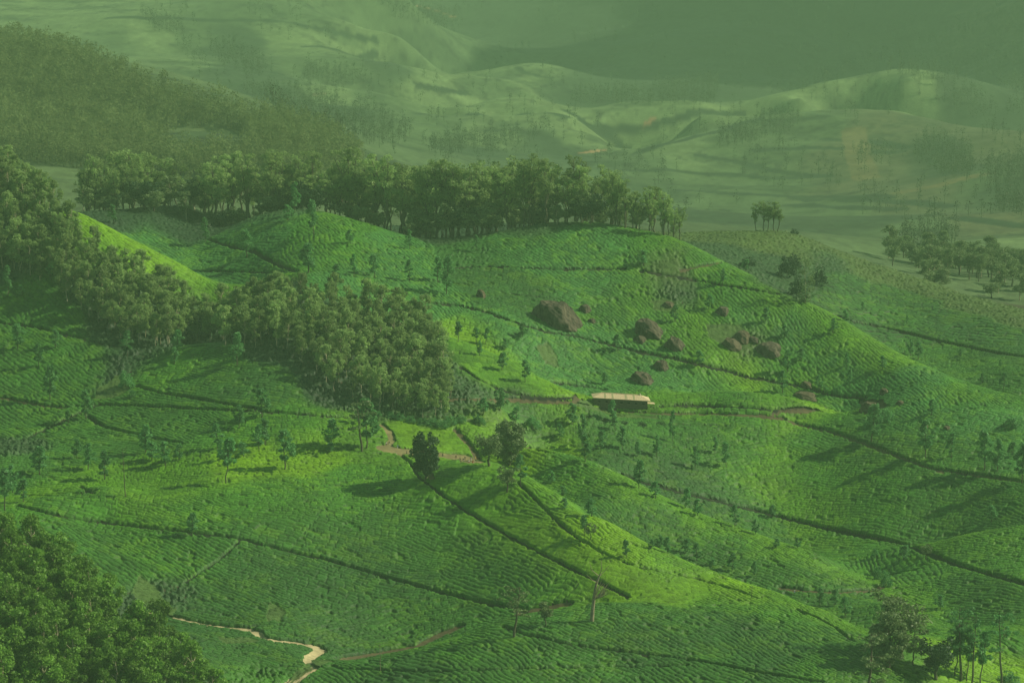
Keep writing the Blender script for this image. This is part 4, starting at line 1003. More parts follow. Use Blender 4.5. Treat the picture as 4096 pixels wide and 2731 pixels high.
KW = {'oak': 'silver oak', 'thin': 'thin silver oak', 'ball': 'round-crowned tree', 'shrub': 'round bush', 'sparse': 'wispy tree'}
for phrase, L_ in ZONES:
    h0 = hit([t[0] for t in L_], [t[1] for t in L_])
    hs = [t[2] for t in L_]
    order = sorted(range(len(L_)), key=lambda i: (L_[i][0], L_[i][1]))
    for rank, i in enumerate(order):
        px, py, hp, wp, k = L_[i]
        x, y, z = h0[i]
        dep = y * 0.974 + (CZ - z) * 0.225
        m = dep / FPX
        size = 'tall' if hp > 100 else ('small' if hp < 62 else 'slender')
        if k == 'shrub': size = 'low'
        lab = f"{size} {KW[k]}, {ORD[rank]} from left {phrase}"
        plant(k, x, y, hp * m * 1.12, wp * m * 1.25, lab, "scattered shade trees over the tea slopes", cat='bush' if k == 'shrub' else 'tree')

def special(kind, px, py, hp, wp, label, leaf=None, rot=None, var=0, cat=None, name=None):
    x, y, z = hit([px], [py])[0]
    m = (y * 0.974 + (CZ - z) * 0.225) / FPX
    return plant(kind, x, y, hp * m, wp * m * 1.05, label, leaf=leaf, rot=rot, var=var, cat=cat, name=name)
special('round', 1703, 1918, 212, 132, "large dense dark tree beside the path, just below the playing ground", name='big_round_tree')
special('broad', 1955, 1868, 170, 120, "leaning broad grey-green tree right of the playing ground, left of the pair")
special('round', 2036, 1864, 190, 150, "tall broad grey-green tree right of the playing ground, right of the pair", leaf='olive', var=1, name='broad_tree')
special('broad', 2029, 1972, 134, 82, "dark oval tree on the slope in front of the broad pair", leaf='olive', var=2)
special('bare', 503, 1992, 214, 60, "tall leaning bare tree on the lit left slope", var=1)
special('dead', 2366, 2490, 262, 150, "bleached dead tree with forked bare branches above the near spur", rot=0.15, name='dead_tree')
special('sparse', 2055, 2553, 222, 110, "tall slim half-bare tree with wispy branches left of the dead tree", leaf="olive", var=1)
special('thin', 2181, 2505, 105, 58, "small thin-leaved tree between the half-bare tree and the dead tree", leaf='olive', var=1)
special('pole', 1522, 2682, 122, 40, "bare dead pole standing by the brown gully at the bottom", var=0)
special('bare', 3005, 2398, 66, 40, "small leafless tree on the bright strip at lower right", var=2)
special('bamboo', 3222, 1215, 190, 70, "pale feathery tree in the gap behind the rocky hill's right flank", name='feathery_tree')
for a in [(3150,1110,110,90,"dark shrub left of the pale feathery tree, upper one"),(3185,1190,110,80,"dark shrub left of the pale feathery tree, lower one"),(3275,1140,90,80,"dark shrub right of the pale feathery tree"),(3180,1070,70,70,"dark shrub topmost above the pale feathery tree"),(2990,1070,55,80,"olive shrub at the edge of the scrubby back hill")]:
    special('shrub', *a, leaf='dark', cat='bush')
special('sparse', 3473, 2840, 330, 150, "tall sparse tree at the bottom edge, leftmost of the lower right group", leaf='olive', var=2)
special('broad', 3600, 2625, 265, 200, "tallest broad grey tree at the back of the lower right group", leaf='olive', var=3)
special('round', 3550, 2672, 235, 170, "rounded dark tree in front of the tallest one in the lower right group", leaf='olive', var=1)
special('ball', 3650, 2664, 148, 92, "lollipop-shaped tree with a clear trunk in the lower right group", var=1)
special('broad', 3742, 2722, 210, 165, "low wide dark tree right of the lollipop-shaped one", leaf='dark', var=0)
for i, (px, py, hp, wp, lab) in enumerate([(3820,2712,235,62,"slim long-trunked tree, first of the row in the bottom right corner"),(3843,2726,330,110,"tallest slim tree of the row in the bottom right corner"),(3868,2732,230,60,"thin-trunked slim tree, third of the row in the bottom right corner"),
        (3886,2742,310,84,"stout-trunked slim tree, fourth of the row in the bottom right corner"),(3922,2738,220,66,"slim pale tree, fifth of the row in the bottom right corner"),(4006,2746,330,96,"slim tree standing apart, rightmost of the bottom right corner")]):
    special('sparse' if i % 2 else 'thin', px, py, hp, wp, lab, leaf='oak', var=i % 4)
special('shrub', 4040, 2740, 70, 110, "low bush at the foot of the rightmost slim tree", cat='bush')
# trees on the scrubby hill crest
for i, (px, hp, wp) in enumerate([(3024,120,44),(3050,128,50),(3072,110,40),(3092,130,56),(3112,118,46)]):
    x, y, z = to_world(px, 930, 1682); x = float(x)
    plant('umbrella', x, y, hp / 6.9, wp / 6.4, f"{['leftmost','second','middle','fourth','rightmost'][i]} tree of the small clump on the scrubby crest at right", "clump on the scrubby crest", name='crest_tree')
special('shrub', 3178, 938, 30, 44, "lone dark bush on the scrubby crest, right of the clump", leaf='dark', cat='bush')
# undergrowth at the wood's front edge
for i, (px, py, s) in enumerate([(1560,1672,34),(1600,1680,36),(1640,1690,36),(1690,1700,38),(1730,1702,40),(1770,1712,44),(1800,1700,50),(1510,1665,30),(1840,1690,40)]):
    special('shrub', px, py, s, s * 1.5, f"leafy bush, {ORD[i]} planted along the front edge of the middle wood" if False else f"leafy bush at the middle wood's front edge, {ORD[sorted([1560,1600,1640,1690,1730,1770,1800,1510,1840]).index(px)]} from left", cat='bush')
for i, (px, py, s, w_) in enumerate([(2420,1684,16,40),(2490,1694,17,60),(2560,1702,17,70),(2640,1700,16,60),(2350,1668,15,50)]):
    special('shrub', px, py, s, w_, f"dark hedge bush on the bank below the shed, {ORD[[2350,2420,2490,2560,2640].index(px)]} from left", leaf='dark', cat='bush')

# valley wood at the right edge, hazy
VF = [(3560,1040),(3650,1010),(3800,1000),(3950,1050),(4150,1060),(4150,1230),(3980,1200),(3850,1170),(3700,1120)]
r9 = np.random.default_rng(9)
for k in range(60):
    px = r9.uniform(3560, 4130); Y = r9.uniform(1750, 2060)
    x = (px - 2048) / FPX * (Y * 0.974 + 80)
    plant('euc' if k % 2 else 'broad', x, Y, r9.uniform(13, 24), r9.uniform(9, 15), "hazy tree in the valley wood at the right edge, behind the scrubby crest", "trees of the valley wood at the right edge", leaf='olive')

# far woods: too many to count
def far_wood(name, spots, label, leaf, h, nl=150):
    r = np.random.default_rng(len(spots))
    vs = []; fs = []; o = 0
    for x, y, z in spots:
        hh = h * r.uniform(0.7, 1.2)
        nc = 9
        t = r.uniform(0.12, 0.95, nc); th = r.uniform(0, 6.28, nc); rr = hh * 0.24 * r.uniform(0.1, 1, nc) * (1.25 - t)
        cen = np.c_[x + rr * np.cos(th), y + rr * np.sin(th), z + t * hh]
        v, f = leaves(cen, np.full((nc, 1), hh * 0.15), nl // nc, hh * 0.036, r, 0.9)
        tv, tf = tube([(x, y, z - 0.5), (x, y, z + hh * 0.8)], [hh * 0.014, hh * 0.005], 4)
        vs += [v, tv]; fs += [f + o, tf + o + len(v)]; o += len(v) + len(tv)
    V = np.concatenate(vs); F = np.concatenate(fs)
    link(name, np_mesh(name, V, F, leaf), kind="stuff", label=label, cat="wood")
FL = [(-60,170),(0,185),(120,200),(300,240),(600,365),(900,450),(1100,500),(1280,560),(1430,640),(1450,720),(900,720),(600,700),(-60,640)]
sp_ = scatter(FL, 5.4, 2000, 21)
def clearing(p):   # a small open tea knoll is left free of trees
    a, b = to_pixel(*p)
    return in_poly(a, b, [(600,545),(750,515),(900,515),(1010,560),(980,640),(700,640)])
sp_ = [p for p in sp_ if not clearing(p)]
far_wood("hillside_wood", sp_, "hazy wood of eucalyptus covering the far left hillside", leafy("far eucalyptus leaves", base=(0.165, 0.225, 0.080), var=0.3, scale=0.06, trans=0.5, spec=0.05), 21)
FR = [([(1290,235),(1330,215),(1500,205),(1640,178),(1650,205),(1640,240),(1450,238),(1300,242)], 300), ([(980,345),(1050,322),(1180,318),(1290,330),(1290,352),(1000,352)], 160), ([(1215,340),(1235,300),(1265,298),(1285,340)], 60),
      ([(1650,342),(1660,305),(1720,278),(1800,268),(1850,275),(1800,310),(1720,330)], 200), ([(2090,330),(2140,320),(2230,350),(2240,400),(2180,410),(2110,380)], 170), ([(2260,390),(2352,370),(2352,520),(2300,500)], 150), ([(1740,352),(1850,345),(2060,355),(2050,362),(1850,355)], 90),
      ([(1780,215),(1900,170),(2050,120),(2200,60),(2352,10),(2352,140),(2250,180),(2150,200),(2000,150),(1850,210)], 500), ([(2150,230),(2352,170),(2352,260),(2250,270)], 160), ([(540,200),(700,210),(860,250),(950,300),(930,335),(760,330),(640,260)], 380),
      ([(480,110),(540,100),(620,150),(600,180),(500,150)], 110), ([(700,150),(800,165),(860,190),(780,200),(700,180)], 100), ([(860,0),(1060,30),(1040,70),(900,40)], 120), ([(320,30),(420,60),(440,120),(370,90)], 90), ([(2060,540),(2120,520),(2200,540),(2180,600),(2080,600)], 60)]
spf = []
for i, (p, nm) in enumerate(FR): spf += [q for q in scatter(sc_(p), 8.0, nm, 30 + i) if float(vnoise(np.array(q[0] / 45), np.array(q[1] / 90), 300)) > 0.3]
spf += [q for q in scatter([(300,-20),(4110,-20),(4110,880),(2800,900),(1500,600),(900,380)], 16, 1300, 77) if q[1] > 2100 and float(vnoise(np.array(q[0] / 80), np.array(q[1] / 160), 301)) > 0.5]
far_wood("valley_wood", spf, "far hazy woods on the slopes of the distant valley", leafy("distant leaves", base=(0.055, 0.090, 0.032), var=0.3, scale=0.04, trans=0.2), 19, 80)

# unseen ridge added east of the valley to cast a shadow over the far slopes
def shadow_mountain():
    nx, ny = 90, 90
    xs = np.linspace(1280, 6000, nx); ys = np.linspace(4400, 9500, ny)
    X, Y = np.meshgrid(xs, ys)
    Z = -60 + 1880 * sstep(1330, 3100, X) * sstep(4500, 6100, Y + 0.1 * X - 100) * (0.8 + 0.5 * vnoise(X / 500, Y / 500, 201)) + 60 * fbm(X / 160, Y / 160, 203, 4) - 60
    me = np_mesh("shadow_mountain", np.stack([X, Y, Z], -1).reshape(-1, 3), grid_faces(ny, nx), solid("wooded mountain", (0.03, 0.06, 0.022), scale=0.02), smooth=True)
    link("shadow_mountain", me, kind="structure", label="unseen wooded ridge right of the view, added to shade the far slopes")
shadow_mountain()

# ------------------------------------------------------------------ rocks
ROCK = solid("weathered gneiss", (0.080, 0.070, 0.044), var=0.7, scale=0.55, rough=0.9, bump=0.5, stretch=(1, 1, 0.35))
ROCK2 = solid("orange stained rock", (0.10, 0.085, 0.048), var=0.4, scale=0.7, rough=0.9, bump=0.4)
import bmesh
def rock(px, py, wp, hp, label, seed, mat=ROCK, deep=0.8, flat=0.0, turn=0.0):
    x, y, z = hit([px], [py + hp * 0.35])[0]
    m = (y * 0.974 + (CZ - z) * 0.225) / FPX
    W, Hh = wp * m / 2, hp * m / 2
    bm = bmesh.new(); bmesh.ops.create_icosphere(bm, subdivisions=5, radius=1.0)
    V = np.array([v.co[:] for v in bm.verts])
    # squared-off block broken by planar facets
    r = np.random.default_rng(seed)
    for k in range(13):
        nrm = r.normal(size=3); nrm /= np.linalg.norm(nrm); d = r.uniform(0.78, 0.97)
        if k == 0: nrm = np.array([0.05, -0.1, 1.0]); nrm /= np.linalg.norm(nrm); d = 0.80
        if k == 1: nrm = np.array([0.9, -0.42, 0.12]); nrm /= np.linalg.norm(nrm); d = 0.74
        if k == 2: nrm = np.array([-0.75, -0.62, 0.1]); nrm /= np.linalg.norm(nrm); d = 0.72
        s = V @ nrm; o = s > d
        V[o] -= (s[o] - d)[:, None] * nrm
    V *= 1.28
    q = V * 2.2 + seed
    V *= (1 + 0.16 * (vnoise(q[:, 0] + q[:, 2], q[:, 1] - q[:, 2], seed)[:, None] - 0.5) + 0.07 * (vnoise(q[:, 0] * 3 + q[:, 2] * 3, q[:, 1] * 4, seed + 1)[:, None] - 0.5))
    V *= np.array([W, W * deep, Hh]) * 1.0
    V[:, 0] += V[:, 2] * (-0.25 if seed % 2 else 0.12)
    V[:, :2] *= (1.0 - 0.22 * np.clip(V[:, 2:3] / Hh, -0.5, 1))
    for v, c in zip(bm.verts, V): v.co = c
    for f in bm.faces: f.smooth = False
    me = bpy.data.meshes.new("rock"); bm.to_mesh(me); bm.free(); me.materials.append(mat)
    o = link("boulder", me, label=label, cat="rock", group="boulders on the rocky hill")
    o.location = (x, y + W * deep * 0.35, z + Hh * 0.30); o.rotation_euler = (0.06 * math.sin(seed), 0.08 * math.cos(seed * 2), turn)
ROCKS = [
 (2222,1250,150,125,"huge dark block-shaped boulder, the largest on the rocky hill",1,ROCK),
 (2338,1234,46,42,"small square boulder right beside the huge dark one",2,ROCK),
 (2438,1205+55,0,0,None,0,None),
 (1926,1176,32,50,"pale narrow rock left of the huge boulder",3,ROCK2),
 (2366,1284,30,28,"tiny dark rock below the small square boulder",4,ROCK),
 (2592,1312,96,92,"tall rounded boulder right of centre on the rocky hill",5,ROCK),
 (2560,1356,46,40,"small boulder at the lower left foot of the tall rounded one",6,ROCK),
 (2700,1374,68,68,"boulder with a lit right face below the tall rounded one",7,ROCK),
 (2642,1460,54,52,"squarish boulder on the lower slope above the shed's right end",8,ROCK),
 (2570,1512,78,64,"low dark boulder just above the shed",9,ROCK),
 (2890,1244,48,46,"boulder alone in the tea rows at the upper right of the hill",10,ROCK),
 (2922,1372,66,56,"orange stained rock, left one in the bare patch",11,ROCK2),
 (2966,1346,62,60,"orange stained rock, right one in the bare patch",12,ROCK2),
 (3012,1356,42,28,"flat grey rock between the orange rocks and the long boulder",13,ROCK),
 (3072,1394,96,60,"long rounded boulder right of the orange rocks",14,ROCK),
 (3225,1582,92,34,"flat brown rock at the right end of the terrace field",15,ROCK2),
 (3480,1626,66,50,"brown outcrop beside the round bush at the right foot of the hill",16,ROCK2),
 (3540,1565,34,34,"broken brown rock near the foot of the hill at right, upper one",17,ROCK2),
 (3600,1612,30,26,"broken brown rock near the foot of the hill at right, lower one",18,ROCK2),
 (3440,1435,0,0,None,0,None),
 (3228,1536,40,26,"small brown rock above the flat one at the terrace's right end",19,ROCK2),
 (2672,1218,42,28,"small orange rock in the bare scrape high on the hill",20,ROCK2),
 (3790,1712,30,24,"small brown rock on the bank of the track at right",21,ROCK2),
 (3700,1708,30,20,"flat brown rock on the bank of the track, left of the small one",22,ROCK2),
]
for a in ROCKS:
    if a[2]: rock(*a[:6], mat=a[6])

# ------------------------------------------------------------------ the shed
def box(bm_, c, s, rz=0.0):
    g = bmesh.ops.create_cube(bm_, size=1.0)
    for v in g['verts']: v.co = Vector((v.co.x * s[0] + c[0], v.co.y * s[1] + c[1], v.co.z * s[2] + c[2]))
def bmobj(name, bm_, mat, parent=None, **kw):
    me = bpy.data.meshes.new(name); bm_.to_mesh(me); bm_.free(); me.materials.append(mat)
    return link(name, me, parent, **kw)
def polyobj(name, vs, fs, mat, parent=None, **kw):
    me = bpy.data.meshes.new(name); me.from_pydata(vs, [], fs); me.update(); me.materials.append(mat)
    return link(name, me, parent, **kw)
def shed():
    A = hit([2377], [1622])[0]; B = hit([2588], [1642])[0]
    L_ = math.hypot(B[0] - A[0], B[1] - A[1]); th = math.atan2(B[1] - A[1], B[0] - A[0])
    zb = A[2] - 0.2
    root = bpy.data.objects.new("tea_shed", None); COL.objects.link(root)
    root.location = (A[0], A[1], zb); root.rotation_euler = (0, math.atan2(-(B[2] - A[2]), L_) * 0.7, th)
    root["label"] = "long low shed with pale tin roof beside the dirt track below the rocky hill"; root["category"] = "shed"
    D = 6.5; hw = 4.2
    wall = solid("weathered plank wall", (0.11, 0.10, 0.06), var=0.3, scale=2.0, stretch=(3, 3, 0.3))
    tin = solid("sun bleached tin roof", (0.60, 0.48, 0.28), var=0.12, scale=1.2, rough=0.6, stretch=(6, 1, 1))
    dull = solid("mossy clear roof sheet", (0.33, 0.32, 0.16), var=0.2, scale=1.0)
    wood = solid("pale timber", (0.45, 0.36, 0.20), var=0.2)
    brick = solid("plastered end wall", (0.34, 0.23, 0.13), var=0.3, scale=1.5)
    darkm = solid("dark opening", (0.02, 0.02, 0.015))
    bm_ = bmesh.new(); box(bm_, (L_ / 2, D / 2, hw / 2 - 1.5), (L_, D, hw + 3)); bmobj("wall", bm_, wall, root)
    # roof: long low gable with hipped ends, slab thickness 0.12, standing seams
    e = 0.7; rx0, rx1 = 3.2, L_ - 3.4; rz = hw + 1.75; y0, y1 = -e, D + e; x0, x1 = -e - 0.4, L_ + e + 0.6; ym = D / 2
    t = 0.14
    top = [(x0, y0, hw), (x1, y0, hw), (x1, y1, hw), (x0, y1, hw), (rx0, ym, rz), (rx1, ym, rz)]
    vs = top + [(a, b, c - t) for a, b, c in top]
    fs = [(0, 1, 5, 4), (1, 2, 5), (2, 3, 4, 5), (3, 0, 4), (7, 6, 10, 11), (8, 7, 11), (9, 8, 11, 10), (6, 9, 10), (0, 6, 7, 1), (1, 7, 8, 2), (2, 8, 9, 3), (3, 9, 6, 0)]
    roof = polyobj("roof", vs, fs, tin, root)
    sl = (rz - hw) / (ym - y0)
    vs = []; fs = []
    def ribs(xa, xb, step, wd, hh, m_, nm, y_in=0.0):
        vs = []; fs = []; x = xa
        while x < xb:
            # the rib runs from the eave to the ridge or the hip
            yt = ym - y_in
            if x < rx0: yt = y0 + (x - x0) / (rx0 - x0) * (ym - y0)
            if x > rx1: yt = y0 + (x1 - x) / (x1 - rx1) * (ym - y0)
            if yt > y0 + 0.4:
                b_ = len(vs)
                for (yy) in (y0 + 0.02, yt - 0.05):
                    z_ = hw + (yy - y0) * sl
                    vs += [(x - wd / 2, yy, z_ + 0.004), (x + wd / 2, yy, z_ + 0.004), (x + wd / 2, yy, z_ + hh), (x - wd / 2, yy, z_ + hh)]
                fs += [(b_ + 3, b_ + 2, b_ + 6, b_ + 7), (b_, b_ + 3, b_ + 7, b_ + 4), (b_ + 2, b_ + 1, b_ + 5, b_ + 6), (b_, b_ + 1, b_ + 2, b_ + 3), (b_ + 4, b_ + 7, b_ + 6, b_ + 5)]
            x += step
        return polyobj(nm, vs, fs, m_, roof)
    ribs(x0 + 0.5, x1 - 0.4, 0.85, 0.09, 0.06, tin, "seams")
    for fx in (0.20, 0.33, 0.56, 0.70):
        xx = x0 + fx * (x1 - x0)
        yb = y0 + 0.35
        v = [(xx, yb, hw + (yb - y0) * sl + .085), (xx + 0.9, yb, hw + (yb - y0) * sl + .085), (xx + 0.9, ym - .05, rz + .05), (xx, ym - .05, rz + .05)]
        v2 = v + [(a, b, c - 0.03) for a, b, c in v]
        polyobj("roof_sheet", v2, [(0, 1, 2, 3), (4, 7, 6, 5), (0, 4, 5, 1), (1, 5, 6, 2), (2, 6, 7, 3), (3, 7, 4, 0)], dull, roof, label="dull see-through sheet set in the tin roof")
    bm_ = bmesh.new(); box(bm_, ((rx0 + rx1) / 2, ym, rz + 0.08), (rx1 - rx0 + .3, 0.35, 0.10)); bmobj("ridge_cap", bm_, tin, roof)
    # small white cowl at the right end of the ridge
    bm_ = bmesh.new(); bmesh.ops.create_cone(bm_, cap_ends=True, segments=12, radius1=0.3, radius2=0.2, depth=0.6)
    for v in bm_.verts: v.co += Vector((rx1, ym, rz + 0.4))
    bmobj("roof_cowl", bm_, solid("white paint", (0.75, 0.73, 0.6)), roof)
    # end wall with door and a lean-to porch on posts
    bm_ = bmesh.new(); box(bm_, (L_ + 0.06, D / 2, 1.2), (0.12, D - 0.1, 3.4)); bmobj("end_wall", bm_, brick, root)
    bm_ = bmesh.new(); box(bm_, (L_ + 0.16, D * 0.55, 1.0), (0.08, 1.1, 2.1)); dr = bmobj("door", bm_, darkm, root)
    bm_ = bmesh.new(); box(bm_, (L_ + 0.23, D * 0.55 + 0.4, 1.0), (0.05, 0.06, 0.14)); bmobj("door_handle", bm_, wood, dr)
    bm_ = bmesh.new(); box(bm_, (L_ + 1.9, 1.4, 2.75), (3.4, 3.2, 0.10)); bmobj("porch_roof", bm_, tin, root)
    for qx, qy in ((L_ + 3.3, 0.1), (L_ + 3.3, 2.8), (L_ + 2.2, 0.1)):
        bm_ = bmesh.new(); box(bm_, (qx, qy, 0.9), (0.16, 0.16, 3.6)); bmobj("post", bm_, wood, root)
    bm_ = bmesh.new(); box(bm_, (L_ + 2.7, 0.0, 1.0), (1.3, 0.07, 0.10)); bmobj("rail", bm_, wood, root)
    for i in range(7):
        bm_ = bmesh.new(); xx = 2.2 + i * (L_ - 4) / 6
        box(bm_, (xx, -0.03, 2.4), (1.1, 0.08, 0.9)); w_ = bmobj("window", bm_, darkm, root)
        bm_ = bmesh.new(); box(bm_, (xx, -0.09, 1.9), (1.3, 0.10, 0.08)); bmobj("sill", bm_, wood, w_)
shed()

# ------------------------------------------------------------------ people on the playing ground and the tracks
SKIN = solid("brown skin", (0.17, 0.09, 0.05), var=0.05)
HAIR = solid("black hair", (0.012, 0.010, 0.009), var=0.05)
def cloth(name, c): return solid(name, c, var=0.08, rough=0.8)
CL = {'white': cloth("white cloth", (0.75, 0.74, 0.68)), 'red': cloth("red cloth", (0.50, 0.09, 0.06)), 'pink': cloth("pink cloth", (0.62, 0.28, 0.24)), 'dark': cloth("dark cloth", (0.03, 0.035, 0.04)),
      'blue': cloth("pale blue cloth", (0.25, 0.38, 0.50)), 'yellow': cloth("yellow cloth", (0.60, 0.48, 0.12)), 'brown': cloth("brown cloth", (0.14, 0.08, 0.05))}
def skinned(name, joints, edges, radii, mat, parent):
    me = bpy.data.meshes.new(name); me.from_pydata(joints, edges, []); me.update()
    o = link(name, me, parent)
    me.materials.append(mat)
    sk = o.modifiers.new("Skin", 'SKIN'); sk.use_smooth_shade = True
    for v, rr in zip(me.skin_vertices[0].data if len(me.skin_vertices) else [], radii): v.radius = rr if isinstance(rr, tuple) else (rr, rr)
    s = o.modifiers.new("Sub", 'SUBSURF'); s.levels = 1; s.render_levels = 1
    return o
def person_meshes(pose):
    """body, top, lower garment and hair of a 1.65 m figure; poses: stand, walk, sit"""
    z0 = -0.42 if pose == 'sit' else 0.0
    st = 0.16 if pose == 'walk' else 0.05
    J = {'pel': (0, 0, .92), 'sp': (0, 0, 1.12), 'ch': (0, .01, 1.30), 'nk': (0, .01, 1.43), 'hd': (0, -.01, 1.54), 'ht': (0, -.005, 1.62)}
    if pose == 'sit':
        J.update({'hl': (.10, 0, .90), 'kl': (.16, -.40, .86), 'al': (.14, -.34, .48), 'fl': (.14, -.52, .45), 'hr': (-.10, 0, .90), 'kr': (-.16, -.38, .88), 'ar': (-.12, -.34, .48), 'fr': (-.12, -.50, .45)})
    else:
        J.update({'hl': (.10, 0, .88), 'kl': (.11, -st * .8, .48), 'al': (.11, -st, .08), 'fl': (.11, -st - .15, .03), 'hr': (-.10, 0, .88), 'kr': (-.11, st * .3, .48), 'ar': (-.11, st, .08), 'fr': (-.11, st - .14, .03)})
    J.update({'sl': (.18, .01, 1.36), 'el': (.25, .03, 1.10), 'wl': (.24, -.10, .88), 'sr': (-.18, .01, 1.36), 'er': (-.25, .03, 1.10), 'wr': (-.24, -.12, .90)})
    E = [('pel', 'sp'), ('sp', 'ch'), ('ch', 'nk'), ('nk', 'hd'), ('hd', 'ht'), ('pel', 'hl'), ('hl', 'kl'), ('kl', 'al'), ('al', 'fl'), ('pel', 'hr'), ('hr', 'kr'), ('kr', 'ar'), ('ar', 'fr'), ('ch', 'sl'), ('sl', 'el'), ('el', 'wl'), ('ch', 'sr'), ('sr', 'er'), ('er', 'wr')]
    Rr = {'pel': .13, 'sp': .12, 'ch': .135, 'nk': .05, 'hd': .095, 'ht': .07, 'hl': .085, 'kl': .055, 'al': .035, 'fl': .03, 'sl': .06, 'el': .04, 'wl': .028}
    for k in ('h', 'k', 'a', 'f', 's', 'e', 'w'): Rr[k + 'r'] = Rr[k + 'l']
    for side, sg in (('l', 1), ('r', -1)):
        wx_, wy_, wz_ = J['w' + side]
        J['p' + side] = (wx_, wy_ - .03, wz_ - .07); Rr['p' + side] = .024; E.append(('w' + side, 'p' + side))
        for q, (dx, dy, ln) in enumerate([(-.018, 0, .07), (-.006, 0, .08), (.006, 0, .075), (.018, 0, .06)]):
            J[f'g{side}{q}'] = (wx_ + dx, wy_ - .05, wz_ - .07 - ln); Rr[f'g{side}{q}'] = .009; E.append(('p' + side, f'g{side}{q}'))
        J['t' + side] = (wx_ - sg * .035, wy_ - .05, wz_ - .08); Rr['t' + side] = .010; E.append(('w' + side, 't' + side))
    ks = list(J)
    return [(*J[k][:2], J[k][2] + z0) for k in ks], [(ks.index(a), ks.index(b)) for a, b in E], [Rr[k] for k in ks]
def eval_skin(verts, edges, radii, name, mat):
    me = bpy.data.meshes.new(name + "_rig"); me.from_pydata(verts, edges, []); me.update()
    o = bpy.data.objects.new(name + "_rig", me); COL.objects.link(o)
    o.modifiers.new("Skin", 'SKIN').use_smooth_shade = True
    s = o.modifiers.new("Sub", 'SUBSURF'); s.levels = 1
    if not me.skin_vertices:
        me.attributes  # the modifier adds the layer itself
    bpy.context.view_layer.update()
    if len(me.skin_vertices) == 0:
        bpy.context.view_layer.objects.active = o
        bpy.ops.mesh.customdata_skin_add()
    for v, rr in zip(me.skin_vertices[0].data, radii): v.radius = (rr, rr)
    me.skin_vertices[0].data[0].use_root = True
    bpy.context.view_layer.update()
    dg = bpy.context.evaluated_depsgraph_get()
    out = bpy.data.meshes.new_from_object(o.evaluated_get(dg)); out.name = name
    bpy.data.objects.remove(o); bpy.data.meshes.remove(me)
    out.materials.clear(); out.materials.append(mat)
    return out
BODY = {}
for pose in ('stand', 'walk', 'sit'):
    v, e_, rr = person_meshes(pose)
    BODY[pose] = eval_skin(v, e_, rr, "body", SKIN)
def lathe_mesh(name, prof, seg=14, cx=0, cy=0, sy=1.0):
    V = []; F = []
    for z, r_ in prof:
        for k in range(seg):
            a = 2 * math.pi * k / seg; V.append((cx + r_ * math.cos(a), cy + r_ * sy * math.sin(a), z))
    for i in range(len(prof) - 1):
        for k in range(seg):
            q = (k + 1) % seg; F.append((i * seg + k, i * seg + q, (i + 1) * seg + q, (i + 1) * seg + k))
    return np.array(V), np.array(F)
def person(x, y, rz, pose, top, low, label, group=None):
    z0 = -0.42 if pose == 'sit' else 0.0
    root = bpy.data.objects.new("person", None); COL.objects.link(root)
    root.location = (x, y, GZ(x, y)); root.rotation_euler = (0, 0, rz)
    root["label"] = label; root["category"] = "person"
    if group: root["group"] = group
    b_ = bpy.data.objects.new("body", BODY[pose]); COL.objects.link(b_); b_.parent = root
    v, f = lathe_mesh("shirt", [(.86 + z0, .165), (1.0 + z0, .15), (1.15 + z0, .155), (1.30 + z0, .185), (1.40 + z0, .16), (1.435 + z0, .07)], sy=0.72)
    sl = []
    for s in (1, -1): sl.append(tube([(s * .15, .01, 1.36 + z0), (s * .22, .02, 1.22 + z0), (s * .25, .03, 1.08 + z0)], [.075, .066, .06], 8))
    v, f = join([(v, f)] + sl)
    link("shirt", np_mesh("shirt", v, f, CL[top], smooth=True), root)
    if pose == 'sit':
        pr = [tube([(s * .08, .08, .90 + z0), (s * .15, -.38, .88 + z0), (s * .14, -.36, .50 + z0)], [.12, .09, .075], 8) for s in (1, -1)]
    elif low in ('red', 'pink', 'yellow', 'blue') or pose == 'stand':
        pr = [lathe_mesh("skirt", [(.12, .24), (.5, .20), (.85, .17), (.95, .15)], sy=0.8)]
    else:
        st = 0.16
        pr = [tube([(.09, 0, .93), (.11, -st * .8, .48), (.11, -st, .12)], [.12, .085, .07], 8), tube([(-.09, 0, .93), (-.11, st * .3, .48), (-.11, st, .12)], [.12, .085, .07], 8)]
    v, f = join(pr)
    link("trousers" if pose != 'stand' else "skirt", np_mesh("lower", v, f, CL[low], smooth=True), root)
    v, f = lathe_mesh("hair", [(1.50 + z0, .105), (1.58 + z0, .115), (1.64 + z0, .09), (1.675 + z0, .03)], cy=0.02)
    link("hair", np_mesh("hair", v, f, HAIR, smooth=True), root)
def GZ(x, y):
    return float(H(x, y)) - 0.62
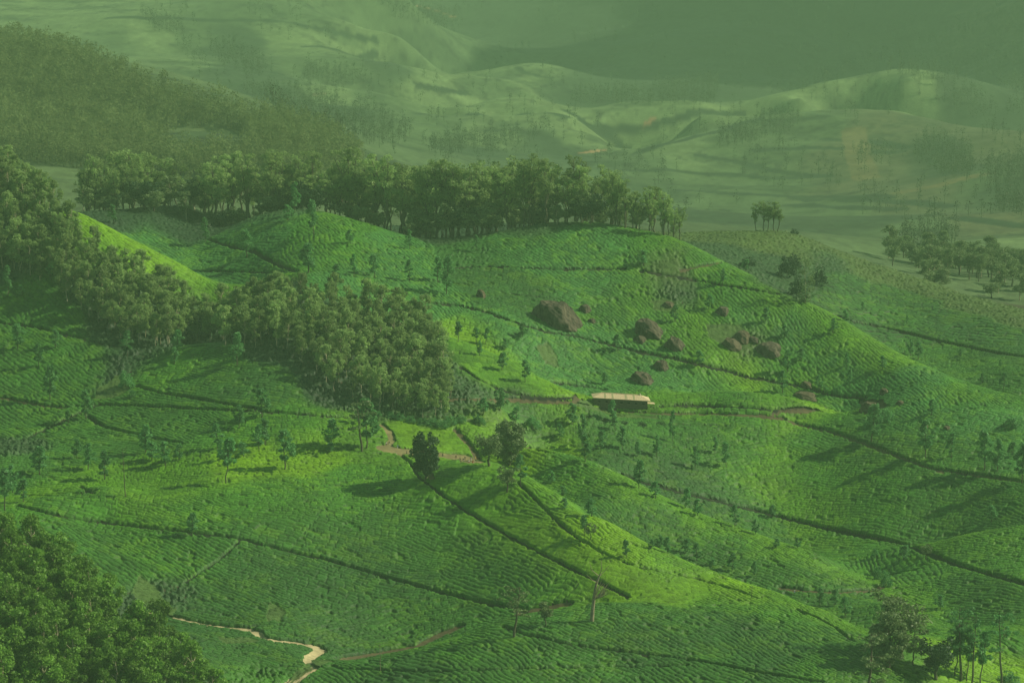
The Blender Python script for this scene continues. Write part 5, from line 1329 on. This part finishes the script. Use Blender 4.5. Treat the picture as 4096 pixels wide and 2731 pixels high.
PEOPLE = [ # px, py of the feet, turn, pose, top, lower, label
 (1545,1776,0.6,'walk','white','brown',"person in white shirt, left of the pair where track meets playing ground"),
 (1557,1774,-0.6,'walk','brown','white',"person in brown shirt, right of the pair where track meets playing ground"),
 (1590,1788,0.0,'stand','blue','white',"person in pale blue standing on the upper edge of the playing ground"),
 (1627,1812,1.2,'walk','dark','dark',"player in dark clothes left of the round tree on the playing ground"),
 (1638,1811,-1.0,'walk','dark','white',"player in dark shirt and white trousers next to the round tree"),
 (1584,1820,0.3,'stand','white','pink',"person in white and pink at the lower corner of the playing ground"),
 (1771,1822,0.2,'walk','dark','dark',"lone player in dark clothes just right of the round tree"),
 (1824,1829,0.2,'walk','dark','brown',"person in dark shirt, leftmost of those near the playing ground's right end"),
 (1840,1834,2.0,'sit','dark','dark',"seated person in dark clothes, left of the seated crowd"),
 (1853,1837,0.5,'sit','dark','white',"seated person in dark shirt and white trousers in the crowd"),
 (1860,1834,0.5,'stand','dark','dark',"person in dark clothes standing over the seated crowd"),
 (1884,1837,0.2,'stand','blue','white',"person in pale blue standing at the right end of the playing ground"),
 (1876,1844,0.9,'sit','white','pink',"seated person in white, middle of the crowd"),
 (1891,1848,0.9,'sit','red','pink',"seated person in red at the right of the crowd"),
 (1908,1852,0.9,'sit','yellow','white',"seated person in yellow, farthest right of the crowd"),
 (1902,1832,0.9,'stand','yellow','yellow',"person in yellow where the narrow track leaves the playing ground"),
 (3178,2366,0.3,'stand','white','blue',"person in white on the bright strip, left of the two by the spur path"),
 (3194,2368,0.3,'stand','yellow','blue',"person in yellow on the bright strip, right of the two by the spur path"),
 (1042,1658,0.3,'walk','white','dark',"person in white shirt, left of the two under the tree on the left path"),
 (1056,1658,0.3,'walk','white','brown',"person in white shirt, right of the two under the tree on the left path"),
]
ph = hit([p[0] for p in PEOPLE], [p[1] for p in PEOPLE])
for p, q in zip(PEOPLE, ph):
    person(q[0], q[1], p[2], p[3], p[4], p[5], p[6])

# ------------------------------------------------------------------ haze
def haze():
    x0, x1, y0, y1, z0, z1 = -4500, 6800, -20, 10500, HZ0, 3100
    v = [(x, y, z) for z in (z0, z1) for y in (y0, y1) for x in (x0, x1)]
    f = [(0, 2, 3, 1), (4, 5, 7, 6), (0, 1, 5, 4), (2, 6, 7, 3), (0, 4, 6, 2), (1, 3, 7, 5)]
    me = bpy.data.meshes.new("haze"); me.from_pydata(v, [], f); me.update()
    m, nt, N, L = new_mat("haze")
    out = N.new("ShaderNodeOutputMaterial"); pv = N.new("ShaderNodeVolumePrincipled")
    pv.inputs['Color'].default_value = (*HAZE_COLOR, 1); pv.inputs['Density'].default_value = HAZE_DENSITY
    pv.inputs['Anisotropy'].default_value = 0.0
    L.new(pv.outputs[0], out.inputs['Volume'])
    me.materials.append(m)
    link("haze", me, kind="stuff", label="green tinted morning haze filling the valley", cat="haze")
HZ0 = float(TAB.min()) - 40
haze()
